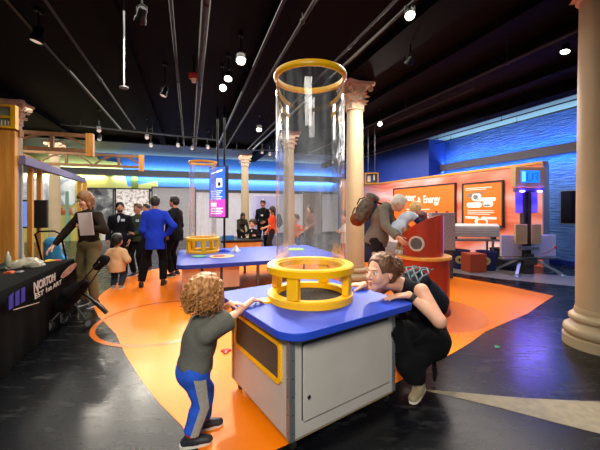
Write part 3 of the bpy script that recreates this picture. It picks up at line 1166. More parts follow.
# lilac lit edge strip on the drum's high side
aa = math.radians(-32)
mb = MB()
for q in range(1):
    pass
vv, ff = [], []
for k in range(7):
    a = aa + (k - 3) * 0.022
    vv += [(DX + (RO + 0.004) * math.cos(a), (RO + 0.004) * math.sin(a), 0.83), (DX + (RO + 0.004) * math.cos(a), (RO + 0.004) * math.sin(a), ztop(a) - 0.01)]
for k in range(6):
    ff.append([2 * k, 2 * k + 2, 2 * k + 3, 2 * k + 1])
mb.add(vv, ff)
mb.build('edge_strip', mat('lilac_strip', '#9a6fd8', 0.4, emit='#8a5ae0', estr=0.5), dr)
pa = math.radians(-126)
pdir = Vector((math.cos(pa), math.sin(pa), 0))
R_ = Matrix((Vector((-pdir.y, pdir.x, 0)), Vector((0, 0, 1)), pdir)).transposed().to_4x4()
T_ = Matrix.Translation(Vector((DX, 0, 1.00)) + pdir * (RO - 0.012)) @ R_
po = MB().lathe([(0.075, 0), (0.108, 0), (0.108, 0.022), (0.098, 0.032), (0.080, 0.028), (0.075, 0)], n=36, M=T_).build('porthole_ring', mat('white_ring', '#b4b0a8', 0.4), dr, smooth=True)
mb = MB().lathe([(0, 0.012), (0.078, 0.012), (0.078, 0.004), (0, 0.004)], n=28, M=T_)
mb.build('porthole_back', M_trimdark, po)
mb = MB()
for k in range(9):
    xx = -0.064 + k * 0.016
    hh = math.sqrt(max(0, 0.076 ** 2 - xx ** 2))
    mb.box((xx, 0, 0.017), (0.004, 2 * hh, 0.006), M=T_)
    mb.box((0, xx, 0.019), (2 * hh, 0.004, 0.006), M=T_)
mb.build('porthole_grid', M_steel, po)
# lower round plinth ring
MB().lathe([(0.361, 0.002), (0.375, 0.002), (0.375, 0.07), (0.361, 0.07), (0.361, 0.002)], n=64).build('kick_ring', mat('dark_red', '#6a2010', 0.4), t, smooth=True)

# ================================================================== EXHIBIT WALL at right with posters
def mat_mural():
    m = mat('pink_orange_mural', '#e06a4a', 0.45)
    nt = m.node_tree
    b = nt.nodes['Principled BSDF']
    tc = nt.nodes.new('ShaderNodeTexCoord')
    mp = nt.nodes.new('ShaderNodeMapping')
    mp.inputs['Scale'].default_value = (1, 0.35, 0.9)
    mp.inputs['Rotation'].default_value = (0.5, 0, 0)
    nt.links.new(tc.outputs['Object'], mp.inputs[0])
    n_ = nt.nodes.new('ShaderNodeTexNoise')
    n_.inputs['Scale'].default_value = 0.9
    n_.inputs['Detail'].default_value = 2.5
    n_.inputs['Distortion'].default_value = 1.2
    nt.links.new(mp.outputs[0], n_.inputs['Vector'])
    r = nt.nodes.new('ShaderNodeValToRGB')
    e = r.color_ramp.elements
    e[0].position = 0.32
    e[0].color = lin('#c2502e')
    e[1].position = 0.66
    e[1].color = lin('#f6dcd0')
    for p_, c_ in ((0.40, '#dc6a4c'), (0.48, '#e8927a'), (0.56, '#e4a4a4')):
        q = e.new(p_)
        q.color = lin(c_)
    nt.links.new(n_.outputs['Fac'], r.inputs[0])
    nt.links.new(r.outputs[0], b.inputs['Base Color'])
    return m


WB = 8.44           # b of the wall's face
WA0 = 6.95          # nearest end
WA1 = 14.2
TOPZ = 2.62


def on_wall(x, y, b=WB):
    """photo pixel on the exhibit wall plane -> (a, z)"""
    rx = (x - 300) / FPX
    d = b / (BD.x * rx + BD.y)
    return (AD.x * rx * d + AD.y * d, CAMZ - (y - HY) * d / FPX)


t = empty('exhibit_wall', (0, 0, 0), RZ, 'long pink and orange exhibit wall with a yellow top edge', 'exhibit wall')
WA0 = on_wall(543, 200)[0]
MB().box2((WB, WA0, 0.001), (WB + 0.16, WA1, TOPZ)).build('panel', mat_mural(), t)
MB().box2((WB - 0.03, WA0 - 0.01, TOPZ + 0.001), (WB + 0.19, WA1, TOPZ + 0.07)).build('top_rail', mat('mustard_rail', '#c98a1e', 0.45), t)
MB().box2((WB - 0.025, WA0 - 0.03, 0.001), (WB + 0.185, WA0 - 0.001, TOPZ)).build('end_post', mat('grey_purple_post', '#7b6d84', 0.4), t)
M_poster = mat('orange_poster', '#ef6c0c', 0.45, var=0.05, vscale=1.2)
M_print = mat('white_print', '#f4e9dc', 0.5)
M_greyprint = mat('grey_print', '#75706e', 0.5)


def poster(x0, x1, ytop0, zb_, label):
    a1_, zt = on_wall(x0, ytop0)
    a0_, _ = on_wall(x1, ytop0)
    t_ = empty('poster_board', AB((a0_ + a1_) / 2, WB - 0.05, zb_), RZ - PI / 2, label, 'poster', None)
    L_, H_ = a1_ - a0_, zt - zb_
    t_.rotation_euler = (0, 0, RZ + PI / 2)   # local x -> away from the viewer is +a
    return t_, L_, H_


def make_poster(x0, x1, yt, zb_, label):
    t_, L_, H_ = poster(x0, x1, yt, zb_, label)
    # local frame: x = +a reversed so that text reads left to right from the room (left = far)
    t_.rotation_euler = (0, 0, RZ - PI / 2)     # local x -> -a (towards viewer = right in the photo), local -y -> -b?
    MB().box2((-L_ / 2 + 0.06, -0.012, 0.06), (L_ / 2 - 0.06, 0.012, H_ - 0.06)).build('poster_sheet', M_poster, t_)
    mb_ = MB()
    for lo, hi in [((-L_ / 2, -0.025, 0), (-L_ / 2 + 0.05, 0.025, H_)), ((L_ / 2 - 0.05, -0.025, 0), (L_ / 2, 0.025, H_)), ((-L_ / 2 + 0.05, -0.025, H_ - 0.05), (L_ / 2 - 0.05, 0.025, H_)), ((-L_ / 2 + 0.05, -0.025, 0), (L_ / 2 - 0.05, 0.025, 0.05))]:
        mb_.box2(lo, hi)
    mb_.build('frame', M_black, t_)
    return t_, L_, H_


ta, La, Ha = make_poster(394.5, 457, 188.5, 0.62, 'orange poster board titled Matter and Energy, behind the red drum')
FACE = (PI / 2, 0, 0)
yy = -0.014
aA = on_wall(394.5, 190)[0]
for body, x, y, hpx, x1 in (('Matter', 399.5, 198.3, 6.0, 417), ('&', 419.0, 200.0, 4.0, 422.0), ('Energy', 424.5, 199.8, 7.0, 441.5)):
    a_s, z_s = on_wall(x, y)
    a_e, _ = on_wall(x1, y)
    to = text('title', body, 0.40 if body != '&' else 0.26, M_print, (-La / 2 + (aA - a_s), yy, z_s - 0.62), FACE, ta, extrude=0.004, bold=0.008)
    wdt = max(v.co.x for v in to.data.vertices)
    to.scale = ((a_s - a_e) / wdt, 1, 1)
mb = MB()
for k, (x0, x1) in enumerate([(0.9, 2.2), (0.9, 2.0), (2.0, 3.9), (2.0, 4.05), (2.0, 3.6)]):
    zz = Ha - 0.92 - k * 0.09
    mb.box2((-La / 2 + x0, yy - 0.004, zz), (min(La / 2 - 0.1, -La / 2 + x1), yy + 0.001, zz + 0.035))
mb.build('text_lines', M_print, ta)['kind'] = 'stuff'
tb, Lb, Hb = make_poster(463.5, 505, 183.5, 0.95, 'orange poster board with white bubble drawings, left of the grey machine')
mb = MB()
for k, (x0, x1) in enumerate([(0.1, 0.75), (0.1, 0.62)]):
    zz = Hb * 0.86 - k * 0.05
    mb.box2((-Lb / 2 + x0 * Lb, yy - 0.004, zz), (-Lb / 2 + x1 * Lb, yy + 0.001, zz + 0.018))
for k in range(3):
    zz = Hb * 0.34 - k * 0.055
    mb.box2((-Lb / 2 + 0.15 * Lb, yy - 0.004, zz), (-Lb / 2 + (0.8 - 0.1 * (k == 2)) * Lb, yy + 0.001, zz + 0.02))
mb.build('text_lines', M_print, tb)['kind'] = 'stuff'


def blob(x, z, rx_, rz_, m, nm='picture', dy=0.0):
    pts_ = rrect(rx_ * 2, rz_ * 2, min(rx_, rz_) * 0.9, 6, -Lb / 2 + x * Lb, z * Hb)
    mb_ = MB()
    n_ = len(pts_)
    mb_.add([(p[0], yy - 0.004 - dy, p[1]) for p in pts_] + [(p[0], yy, p[1]) for p in pts_], [list(range(n_)), list(range(n_, 2 * n_))[::-1]] + [[i, (i + 1) % n_, n_ + (i + 1) % n_, n_ + i] for i in range(n_)])
    return mb_.build(nm, m, tb)


blob(0.60, 0.60, 0.24 * Lb, 0.040 * Hb, M_print)
blob(0.38, 0.655, 0.12 * Lb, 0.085 * Hb, M_print)
blob(0.36, 0.66, 0.06 * Lb, 0.05 * Hb, M_greyprint, dy=0.002)
blob(0.22, 0.70, 0.06 * Lb, 0.045 * Hb, M_greyprint, dy=0.004)
blob(0.45, 0.76, 0.13 * Lb, 0.014 * Hb, M_greyprint, dy=0.002)
blob(0.32, 0.475, 0.19 * Lb, 0.060 * Hb, M_print)
blob(0.66, 0.50, 0.12 * Lb, 0.07 * Hb, M_print)
blob(0.64, 0.465, 0.07 * Lb, 0.02 * Hb, M_greyprint, dy=0.002)
blob(0.26, 0.185, 0.17 * Lb, 0.028 * Hb, M_print)
blob(0.68, 0.185, 0.18 * Lb, 0.028 * Hb, M_print)
blob(0.50, 0.10, 0.16 * Lb, 0.07 * Hb, M_print)
blob(0.52, 0.09, 0.10 * Lb, 0.05 * Hb, M_poster, dy=0.002)

# small hanging sign box left of the wall, under the ceiling
sp_ = P(371.5, 178.5, 9.5)
t = empty('hanging_sign', sp_, RZ - 0.5, 'small yellow framed sign box hanging above the exhibit wall', 'sign')
mb = MB()
for lo, hi in [((-0.20, -0.09, -0.17), (-0.16, 0.09, 0.17)), ((0.16, -0.09, -0.17), (0.20, 0.09, 0.17)), ((-0.16, -0.09, 0.13), (0.16, 0.09, 0.17)), ((-0.16, -0.09, -0.17), (0.16, 0.09, -0.13))]:
    mb.box2(lo, hi)
mb.build('frame', mat('amber_frame', '#d99a20', 0.45), t)
MB().box2((-0.16, -0.03, -0.13), (0.16, 0.03, 0.13)).build('panel', mat('blue_grey_panel', '#3d5a80', 0.5), t)
MB().box2((-0.12, -0.045, -0.10), (-0.03, -0.031, 0.08)).box2((0.05, -0.045, -0.06), (0.10, -0.031, 0.11)).build('picture', M_print, t)
MB().cyl((-0.1, 0, 0.17), (-0.1, 0, 4.09 - sp_.z), 0.006, n=6).cyl((0.1, 0, 0.17), (0.1, 0, 4.09 - sp_.z), 0.006, n=6).build('cable', M_grey, t)

# wall television on the brick wall
a_, z_t = on_wall(579.5, 209, 9.1)
t = empty('wall_television', AB(a_, 9.12, 1.52), RZ - PI / 2, 'black flat television mounted on the blue brick wall', 'television')
MB().box2((-0.42, -0.04, -0.43), (0.42, 0.05, 0.43)).build('bezel', M_grey, t, bevel=0.006)
MB().box2((-0.40, -0.044, -0.41), (0.40, -0.041, 0.41)).build('display', mat('tv_glass', '#050607', 0.08), t)
MB().box2((-0.2, 0.05, -0.2), (0.2, 0.11, 0.2)).build('mount', M_blackmetal, t)

# ================================================================== GREY MACHINE with screen mast
M_lilac = mat('lilac_grey_panel', '#bdb4c8', 0.4)
M_kraft = mat('tan_board', '#c09c6e', 0.6)
mc = P(528, 268, 7.2)
t = empty('wing_machine', (5.2, 7.25, 0), math.radians(6), 'grey winged machine with a screen on a steel mast in front of the blue wall', 'exhibit machine')
# local coordinates: pixel offsets at depth 7.25 are 0.023 m each
q = 7.25 / FPX


def L(x, y, dy=0.0):
    """photo pixel -> machine coordinates on its own front plane"""
    return Vector(((x - 526) * q, dy, CAMZ - (y - HY) * q))


def panel(nm, x0, x1, y0, y1, d0, d1, m, bevel=0.004, par=None):
    a, b_ = L(x0, y1), L(x1, y0)
    return MB().box2((a.x, d0, a.z), (b_.x, d1, b_.z)).build(nm, m, par or t, bevel=bevel)


panel('wing', 499, 521, 235, 256, -0.02, 0.04, M_lilac)
panel('wing', 531, 558, 235, 256.5, -0.02, 0.04, M_lilac)
panel('wing_ledge', 498, 559, 257, 258.8, -0.14, 0.06, M_grey)
panel('board', 510.5, 523.0, 224, 243.5, -0.12, -0.07, M_kraft)
panel('board', 528.5, 538, 224, 243.5, -0.12, -0.07, M_kraft)
mb = MB()
mb.box2((L(521.5, 0).x, -0.06, 0.45), (L(524, 0).x, 0.06, L(0, 189).z))
mb.box2((L(526.5, 0).x, -0.06, 0.45), (L(529.5, 0).x, 0.06, L(0, 189).z))
mb.box2((L(523.9, 0).x, -0.02, 0.5), (L(526.6, 0).x, 0.02, L(0, 190).z))
mb.build('mast', mat('bronze_steel', '#5a4e48', 0.3, metal=0.8), t, bevel=0.004)
hd = panel('screen_case', 511, 543, 167.5, 187, -0.10, 0.05, M_kraft, 0.008)
panel('display', 516.5, 537, 171, 183, -0.106, -0.1005, mat('blue_lcd', '#1030a0', 0.3, emit='#1c6cf0', estr=1.0), 0, hd)
M_lcd = mat('dark_blue_segments', '#0a2a90', 0.4, emit='#0838c8', estr=0.5)
panel('display_glow', 517.5, 521.5, 172, 182, -0.1085, -0.1065, mat('cyan_lcd', '#40a0f0', 0.4, emit='#58b4ff', estr=1.0), 0, hd)
MB().tube([L(523, 173.5, -0.109), L(523, 181, -0.109), L(527, 181, -0.109), L(529, 179, -0.109), L(529.2, 174, -0.109)], 0.010, 6).build('readout', M_lcd, hd)
MB().tube([L(531, 174, -0.109), L(534, 173.5, -0.109), L(535, 176, -0.109), L(532.5, 177.5, -0.109), L(535, 180.5, -0.109)], 0.010, 6).build('readout', M_lcd, hd)
lp = panel('lamp_bar', 513, 542, 188, 192, -0.10, 0.03, mat('violet_bar', '#5a4a9a', 0.35), 0.006)
M_violet = mat('violet_led', '#b0a0ff', 0.3, emit='#5040ff', estr=60)
for xx in (517.5, 536):
    c = L(xx, 191.5, -0.12)
    MB().lathe([(0, -0.02), (0.045, -0.015), (0.05, 0.01), (0, 0.02)], n=16).build('led_lamp', M_violet, lp, smooth=True, loc=c)
    l = bpy.data.lights.new('led_glow', 'SPOT')
    l.energy = 22
    l.color = (0.25, 0.18, 1.0)
    l.spot_size = 2.0
    l.shadow_soft_size = 0.05
    lo = bpy.data.objects.new('led_glow', l)
    COL.objects.link(lo)
    lo.parent = lp
    lo.location = c + Vector((0, -0.03, -0.04))
    lo.rotation_euler = Vector((0, -0.5, -0.8)).to_track_quat('-Z', 'Y').to_euler()
panel('clear_shield', 514, 538, 192, 213, -0.02, 0.0, mat('lilac_translucent_panel', '#8878d8', 0.3), 0.003)
panel('cross_bar', 517, 534, 246, 249, -0.16, 0.08, M_steel)
panel('gear_box', 519, 533, 256.5, 264, -0.14, 0.10, mat('grey_casting', '#56504c', 0.4, metal=0.5), 0.01)
for (fx, fy, ftx, fty) in [(520, 258, 503, -0.35), (532, 258, 550, -0.35), (521, 258, 508, 0.40), (531, 258, 546, 0.40)]:
    p0 = L(fx, fy, 0.0)
    p1 = Vector(((ftx - 526) * q, fty, 0.04))
    lg = MB().beam(p0, p1, 0.06, 0.05).build('leg', M_steel, t, bevel=0.004)
    MB().lathe([(0, 0), (0.07, 0), (0.07, 0.018), (0.02, 0.04), (0, 0.04)], n=16).build('foot', M_steel, lg, loc=(p1.x, p1.y, 0.001))
MB().box2((-0.10, -0.10, 0.001), (0.12, 0.16, 0.46)).build('pedestal', mat('grey_casting2', '#4a4644', 0.4, metal=0.5), t, bevel=0.01)
# small red knob arm
mb = MB()
mb.tube([L(536, 253, -0.18), L(541, 251, -0.22), L(548, 247, -0.22)], 0.008, 6)
mb.ball(L(549, 246.5, -0.22), 0.03, 10, 6)
mb.build('knob_arm', M_red, t)
# keep the whole machine on its measured spot
t.location = (P(526, 208, 7.25).x, 7.25, 0)

# ================================================================== items before the exhibit wall
M_navy = mat('navy_drum', '#15235e', 0.35)
M_rust = mat('rust_orange_box', '#a8421c', 0.5)


def bin_drum(x, d, r, h, label):
    p = P(x, 208, d)
    t_ = empty('storage_drum', (p.x, p.y, 0), 0, label, 'drum')
    MB().lathe([(0, 0.001), (r * 0.92, 0.001), (r * 0.96, 0.02), (r, h * 0.96), (r * 1.03, h), (r * 0.95, h), (r * 0.93, h * 0.9), (0, h * 0.9)], n=40).build('shell', M_navy, t_, smooth=True)
    ang = math.atan2(-p.y, -p.x)
    dirv = Vector((math.cos(ang), math.sin(ang), 0))
    R2 = Matrix((Vector((-dirv.y, dirv.x, 0)), Vector((0, 0, 1)), dirv)).transposed().to_4x4()
    T2 = Matrix.Translation(Vector((0, 0, h * 0.52)) + dirv * (r * 0.975)) @ R2
    e = MB().lathe([(0, 0), (0.095, 0), (0.095, 0.014), (0.07, 0.018), (0, 0.018)], n=24, M=T2).build('emblem', mat('gold_emblem', '#b8a868', 0.4), t_)
    MB().box((0, 0, 0.02), (0.09, 0.025, 0.006), M=T2).box((0, 0.0, 0.02), (0.03, 0.08, 0.006), M=T2).build('emblem_mark', M_navy, e)
    return t_


bin_drum(459.5, 7.92, 0.24, 0.45, 'navy drum with a gold round emblem left of the rust coloured box')
bin_drum(486, 7.7, 0.22, 0.45, 'navy drum with a round emblem right of the rust coloured box')
p = P(474, 208, 7.45)
MB().box2((-0.20, -0.15, 0.001), (0.21, 0.20, 0.43)).build('storage_box', M_rust, None, bevel=0.008, loc=(p.x, p.y, 0), rz=0.12)
tag(bpy.data.objects['storage_box'], 'plain rust orange box between the two navy drums', 'box')
p = P(507, 208, 8.1)
t = empty('low_cabinet', (p.x, p.y, 0), RZ * 0.6, 'low dark cabinet between the second drum and the grey machine', 'cabinet')
MB().box2((-0.30, -0.2, 0.001), (0.33, 0.25, 0.47)).build('body', M_black, t, bevel=0.006)
MB().box2((-0.28, -0.206, 0.04), (-0.015, -0.201, 0.44)).build('door', M_trimdark, t)
MB().box2((0.0, -0.206, 0.04), (0.31, -0.201, 0.44)).build('door', M_trimdark, t)
# long grey bench table with a white roller and dark devices
p = P(470, 208, 8.15)
t = empty('work_table', (p.x, p.y, 0), -0.10, 'long grey metal work table in front of the orange posters', 'table')
MB().box2((-1.05, -0.2, 0.66), (0.75, 0.25, 0.70)).build('tabletop', M_grey, t, bevel=0.004)
for (lx, ly) in [(-0.95, -0.13), (0.5, -0.13), (-0.95, 0.18), (0.5, 0.18)]:
    MB().box2((lx - 0.02, ly - 0.02, 0.001), (lx + 0.02, ly + 0.02, 0.659)).build('leg', M_grey, t)
p2 = P(474, 238, 8.1)
tw = empty('white_trough', (p.x + 0.05, p.y, 0.701), -0.10, 'long white ribbed trough lying on the grey work table', 'trough')
mb = MB()
pr = [(-0.13, 0.10), (-0.10, 0.06), (0.10, 0.04), (0.13, 0.06), (0.13, 0.34), (0.0, 0.40), (-0.13, 0.34)]
vv = [(-0.50, a_, b_) for a_, b_ in pr] + [(0.62, a_, b_) for a_, b_ in pr]
n = len(pr)
mb.add(vv, [list(range(n)), list(range(n, 2 * n))[::-1]] + [[i, (i + 1) % n, n + (i + 1) % n, n + i] for i in range(n)])
mb.build('body', mat('white_enamel', '#c9c8c4', 0.35), tw, bevel=0.01)
mb = MB()
for zz in (0.14, 0.20, 0.26):
    mb.box2((-0.49, -0.134, zz), (0.61, -0.1295, zz + 0.008))
mb.build('rib', M_greyprint, tw)
MB().box2((-0.45, -0.1, 0.0005), (-0.40, 0.1, 0.07)).box2((0.50, -0.1, 0.0005), (0.55, 0.1, 0.07)).build('foot', M_black, tw)
p3 = P(448.5, 208, 7.95)
te = empty('control_box', (p3.x, p3.y + 0.22, 0.701), -0.1, 'stack of dark electronic control boxes beside the red drum', 'electronics')
MB().box2((-0.20, -0.14, 0.0005), (0.20, 0.16, 0.20)).build('lower_box', M_black, te, bevel=0.01)
MB().box2((-0.08, -0.12, 0.2005), (0.18, 0.14, 0.40)).build('upper_box', M_trimdark, te, bevel=0.01)
mb = MB()
for k in range(4):
    mb.cyl((-0.14 + k * 0.09, -0.14, 0.10), (-0.14 + k * 0.09, -0.165, 0.10), 0.022, n=12)
mb.build('knob', M_grey, te)
# grey speckled block
p = P(442, 208, 6.8)
t = empty('speckled_block', (p.x, p.y, 0), -0.1, 'grey speckled stone block standing behind the red drum', 'block')
MB().box2((-0.24, -0.1, 0.601), (0.24, 0.15, 1.40)).build('block', mat('grey_granite', '#b4aebc', 0.5, col2='#807a8c', vscale=40), t, bevel=0.006)
MB().box2((-0.20, -0.08, 0.001), (0.20, 0.13, 0.600)).build('stand', M_trimdark, t)
for xx in (-0.12, 0.1):
    MB().cyl((xx, 0, 1.401), (xx, 0, 1.435), 0.03, n=14).build('knob', M_red, t)
# blue floor tray along the brick wall and cable loops
t = MB().box2((-0.9, -0.12, 0.001), (0.9, 0.12, 0.13)).build('floor_case', mat('navy_case', '#14246e', 0.4), None, bevel=0.02, loc=P(578, 208, 8.2).xyz * 1, rz=RZ - PI / 2)
t.location.z = 0
t.location = AB(7.6, 9.02, 0)
tag(t, 'long low navy case on the floor along the blue brick wall', 'case')
# green scrap on the black floor
crumple('toy_piece', G(497, 347, 0), 0.025, mat('mint_green_plastic', '#3fae78', 0.5), 'tiny mint green toy piece lying on the black floor', 9, 0.5, 'toy piece')
crumple('toy_piece', G(226, 352, 0), 0.05, M_red, 'red soft toy piece on the orange floor beside the toddler', 12, 0.6, 'toy piece')

# ================================================================== WOODEN FRAME at left
M_timber = mat_wood('amber_timber', '#b87420', '#dc9c40', 0.5)
M_timber2 = mat_wood('brown_timber', '#7a5232', '#93683f', 0.55)
M_purp = mat('mauve_beam', '#6d6486', 0.5)


def truss(a, b0, b1, z0, z1, label, segs):
    o_ = AB(a, b0, 0)
    t_ = empty('roof_truss', o_, RZ, label, 'truss', 'wooden roof trusses at left')
    L_ = b1 - b0
    MB().box2((0, -0.05, z1 - 0.09), (L_, 0.05, z1)).build('top_chord', M_timber2, t_)
    MB().box2((0, -0.05, z0), (L_, 0.05, z0 + 0.09)).build('bottom_chord', M_timber2, t_)
    for k_ in range(segs):
        xa, xb = L_ * k_ / segs, L_ * (k_ + 1) / segs
        pts_ = []
        # shallow timber arches between the chords, like the photo's bowed braces
        for i in range(9):
            s_ = i / 8
            pts_.append(Vector((xa + (xb - xa) * s_, 0, (z0 + 0.05) + (z1 - z0 - 0.1) * math.sin(PI * s_) ** 0.8)))
        mb_ = MB()
        for i in range(8):
            mb_.beam(pts_[i], pts_[i + 1], 0.05, 0.07, up=(0, 1, 0))
        mb_.build('brace', M_timber2, t_)
        MB().box2(((xa + xb) / 2 - 0.04, -0.04, z0 + 0.091), ((xa + xb) / 2 + 0.04, 0.04, z1 - 0.091)).build('web_post', M_timber2, t_)
    MB().box2((L_ - 0.14, -0.08, z0 - 0.10), (L_ + 0.02, 0.08, z1 + 0.02)).build('end_block', M_timber, t_)
    return t_


truss(9.5, -5.9, -2.38, 2.93, 3.40, 'nearer brown wooden roof truss with arched braces above the person with papers', 2)
truss(12.7, -6.3, -1.60, 2.93, 3.40, 'farther brown wooden roof truss ending above the standing men', 3)


def post(x, y0, y1, d, w_, label, m=None, dep=None):
    """upright timber from floor to the height seen at pixel y0"""
    p_ = P(x, y0, d)
    t_ = empty('timber_post', (p_.x, p_.y, 0), RZ, label, 'post', 'upright timber posts')
    MB().box2((-w_ / 2, -(dep or w_) / 2, 0.001), (w_ / 2, (dep or w_) / 2, p_.z)).build('shaft', m or M_timber, t_, bevel=0.004)
    MB().box2((-w_ / 2 - 0.015, -(dep or w_) / 2 - 0.015, 0.001), (w_ / 2 + 0.015, (dep or w_) / 2 + 0.015, 0.09)).build('shoe', M_trimdark, t_)
    return t_


post(6, 131, 262, 5.6, 0.30, 'widest amber timber post at the left edge of the photo', dep=0.12)
post(17, 160, 262, 5.9, 0.05, 'thin grey post right beside the widest amber post', mat('grey_post', '#7e868c', 0.45))
post(21, 160, 262, 6.2, 0.04, 'thin pale post second to the right of the widest amber post', mat('pale_post', '#a9adb0', 0.45))
post(30.5, 163, 262, 6.4, 0.085, 'left one of the two slim amber posts beside the thin grey posts')
post(39.5, 160, 262, 6.9, 0.085, 'right one of the two slim amber posts beside the thin grey posts')
post(79.5, 182, 262, 10.2, 0.10, 'left slim amber post at the end of the mauve beam')
post(85.0, 181, 262, 10.8, 0.10, 'right slim amber post at the end of the mauve beam')
tb_ = empty('sloping_beam', (0, 0, 0), 0, 'mauve painted beam sloping away above the slim amber posts', 'beam')
MB().beam(P(22, 160, 5.7), P(84, 180.5, 10.4), 0.10, 0.16).build('beam', M_purp, tb_, bevel=0.005)
# heavy beams from the widest post
tb_ = empty('header_beam', (0, 0, 0), 0, 'brown header beam on the widest amber post at the left edge', 'beam')
MB().beam(P(-60, 129, 5.6), P(22, 134, 5.75), 0.10, 0.12).build('beam', M_timber2, tb_, bevel=0.005)
t = empty('frame_box', P(3, 116, 5.6), RZ, 'yellow framed box with ruler marks on top of the header beam', 'sign')
mb = MB()
for lo, hi in [((-0.35, -0.06, -0.22), (0.13, 0.06, -0.18)), ((-0.35, -0.06, 0.16), (0.13, 0.06, 0.20)), ((0.13, -0.06, -0.22), (0.20, 0.06, 0.20)), ((-0.42, -0.06, -0.22), (-0.35, 0.06, 0.20)), ((-0.35, -0.05, -0.04), (0.13, 0.05, 0.0))]:
    mb.box2(lo, hi)
mb.build('frame', M_yel, t)
MB().box2((-0.35, -0.01, -0.18), (0.13, 0.01, 0.16)).build('panel', mat('sage_panel', '#8a9a80', 0.6), t)
mb = MB()
for k in range(9):
    mb.box2((-0.32 + k * 0.05, -0.02, -0.17), (-0.305 + k * 0.05, -0.011, -0.08))
mb.build('marks', M_print, t)
# dark cabinet hung between the slim posts
t = empty('hanging_monitor', P(35, 214, 6.75), RZ, 'dark monitor with a bluish picture hung between the slim amber posts', 'monitor')
MB().box2((-0.27, -0.03, -0.30), (0.22, 0.06, 0.30)).build('case', M_black, t, bevel=0.005)
MB().box2((-0.25, -0.036, -0.27), (-0.02, -0.031, 0.27)).build('display', mat('bluish_display', '#2a3a70', 0.3, emit='#7a92d8', estr=0.5), t)

# ================================================================== BACK WALL PICTURES
def mat_photo(name, c1, c2, c3, scale, estr=0.0):
    m = mat(name, c1, 0.45)
    nt = m.node_tree
    b = nt.nodes['Principled BSDF']
    tc = nt.nodes.new('ShaderNodeTexCoord')
    n_ = nt.nodes.new('ShaderNodeTexNoise')
    n_.inputs['Scale'].default_value = scale
    n_.inputs['Detail'].default_value = 5
    n_.inputs['Distortion'].default_value = 0.6
    nt.links.new(tc.outputs['Object'], n_.inputs['Vector'])
    r = nt.nodes.new('ShaderNodeValToRGB')
    r.color_ramp.interpolation = 'EASE'
    e = r.color_ramp.elements
    e[0].position, e[0].color = 0.40, lin(c1)
    e[1].position, e[1].color = 0.62, lin(c3)
    q_ = e.new(0.5)
    q_.color = lin(c2)
    nt.links.new(n_.outputs['Fac'], r.inputs[0])
    nt.links.new(r.outputs[0], b.inputs['Base Color'])
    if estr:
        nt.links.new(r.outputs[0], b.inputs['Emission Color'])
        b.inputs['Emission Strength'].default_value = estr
    return m


def wall_picture(x0, x1, y0, y1, label, m, name='wall_mural', cat='mural', frame=None, off=0.0, estr=0):
    a_ = 16.90 - off
    (b0, zt), (b1, _) = BW(x0, y0, a_), BW(x1, y0, a_)
    zbm = BW((x0 + x1) / 2, y1, a_)[1]
    t_ = empty(name, AB(a_, (b0 + b1) / 2, zbm), RZ, label, cat)
    L_, H_ = b1 - b0, zt - zbm
    MB().box2((-L_ / 2 + 0.05, -0.01, 0.05), (L_ / 2 - 0.05, 0.03, H_ - 0.05)).build('sheet', m, t_)
    if frame:
        mb_ = MB()
        for lo, hi in [((-L_ / 2, -0.03, 0), (-L_ / 2 + 0.05, 0.035, H_)), ((L_ / 2 - 0.05, -0.03, 0), (L_ / 2, 0.035, H_)), ((-L_ / 2 + 0.05, -0.03, H_ - 0.05), (L_ / 2 - 0.05, 0.035, H_)), ((-L_ / 2 + 0.05, -0.03, 0), (L_ / 2 - 0.05, 0.035, 0.05))]:
            mb_.box2(lo, hi)
        mb_.build('frame', frame, t_)
    return t_


wall_picture(86, 114, 187.5, 228, 'grey scale photo mural on the back wall left of the colourful map', mat_photo('grey_mural', '#45484e', '#85888e', '#e2e4e8', 1.6), frame=M_trimdark)
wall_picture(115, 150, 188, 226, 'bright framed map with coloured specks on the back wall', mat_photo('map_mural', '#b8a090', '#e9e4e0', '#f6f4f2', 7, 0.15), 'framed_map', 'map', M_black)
wall_picture(151.5, 196, 186.5, 240, 'grey board with a dark frame on the back wall behind the men', mat('board_grey', '#b4b0b4', 0.5), 'display_board', 'board', M_trimdark)
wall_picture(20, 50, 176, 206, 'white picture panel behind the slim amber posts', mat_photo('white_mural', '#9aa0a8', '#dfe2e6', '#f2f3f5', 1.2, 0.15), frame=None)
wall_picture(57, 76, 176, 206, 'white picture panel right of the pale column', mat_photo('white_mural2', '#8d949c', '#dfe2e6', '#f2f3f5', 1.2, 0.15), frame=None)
wall_picture(20, 76, 206.5, 215, 'narrow orange red picture strip under the white panels', mat_photo('orange_mural', '#c8501c', '#d8702c', '#e8d8c8', 1.5), frame=None, off=0.02)
wall_picture(64, 70, 190, 250, 'pale mint door panel behind the person with papers', mat('mint_panel', '#8fb8a4', 0.5), 'mint_panel', 'panel', off=0.06)
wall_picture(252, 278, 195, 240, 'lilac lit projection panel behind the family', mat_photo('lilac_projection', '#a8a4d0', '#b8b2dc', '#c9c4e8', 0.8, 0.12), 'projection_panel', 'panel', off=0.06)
wall_picture(303, 322, 192, 245, 'brown grey board seen through the tall tube', mat('board_brown', '#8b6f60', 0.5), 'display_board', 'board', M_trimdark, off=0.06)
# amber and green posts right of the tube
p = P(344, 208, 11.5)
t = empty('timber_post', (p.x, p.y, 0), RZ, 'amber timber post seen between the tall tube and the white column', 'post', 'upright timber posts')
MB().box2((-0.11, -0.06, 0.001), (0.05, 0.06, 2.55)).build('shaft', M_timber, t)
MB().box2((0.051, -0.05, 0.001), (0.11, 0.05, 2.5)).build('side_strip', mat('leaf_green', '#6aa336', 0.5), t)
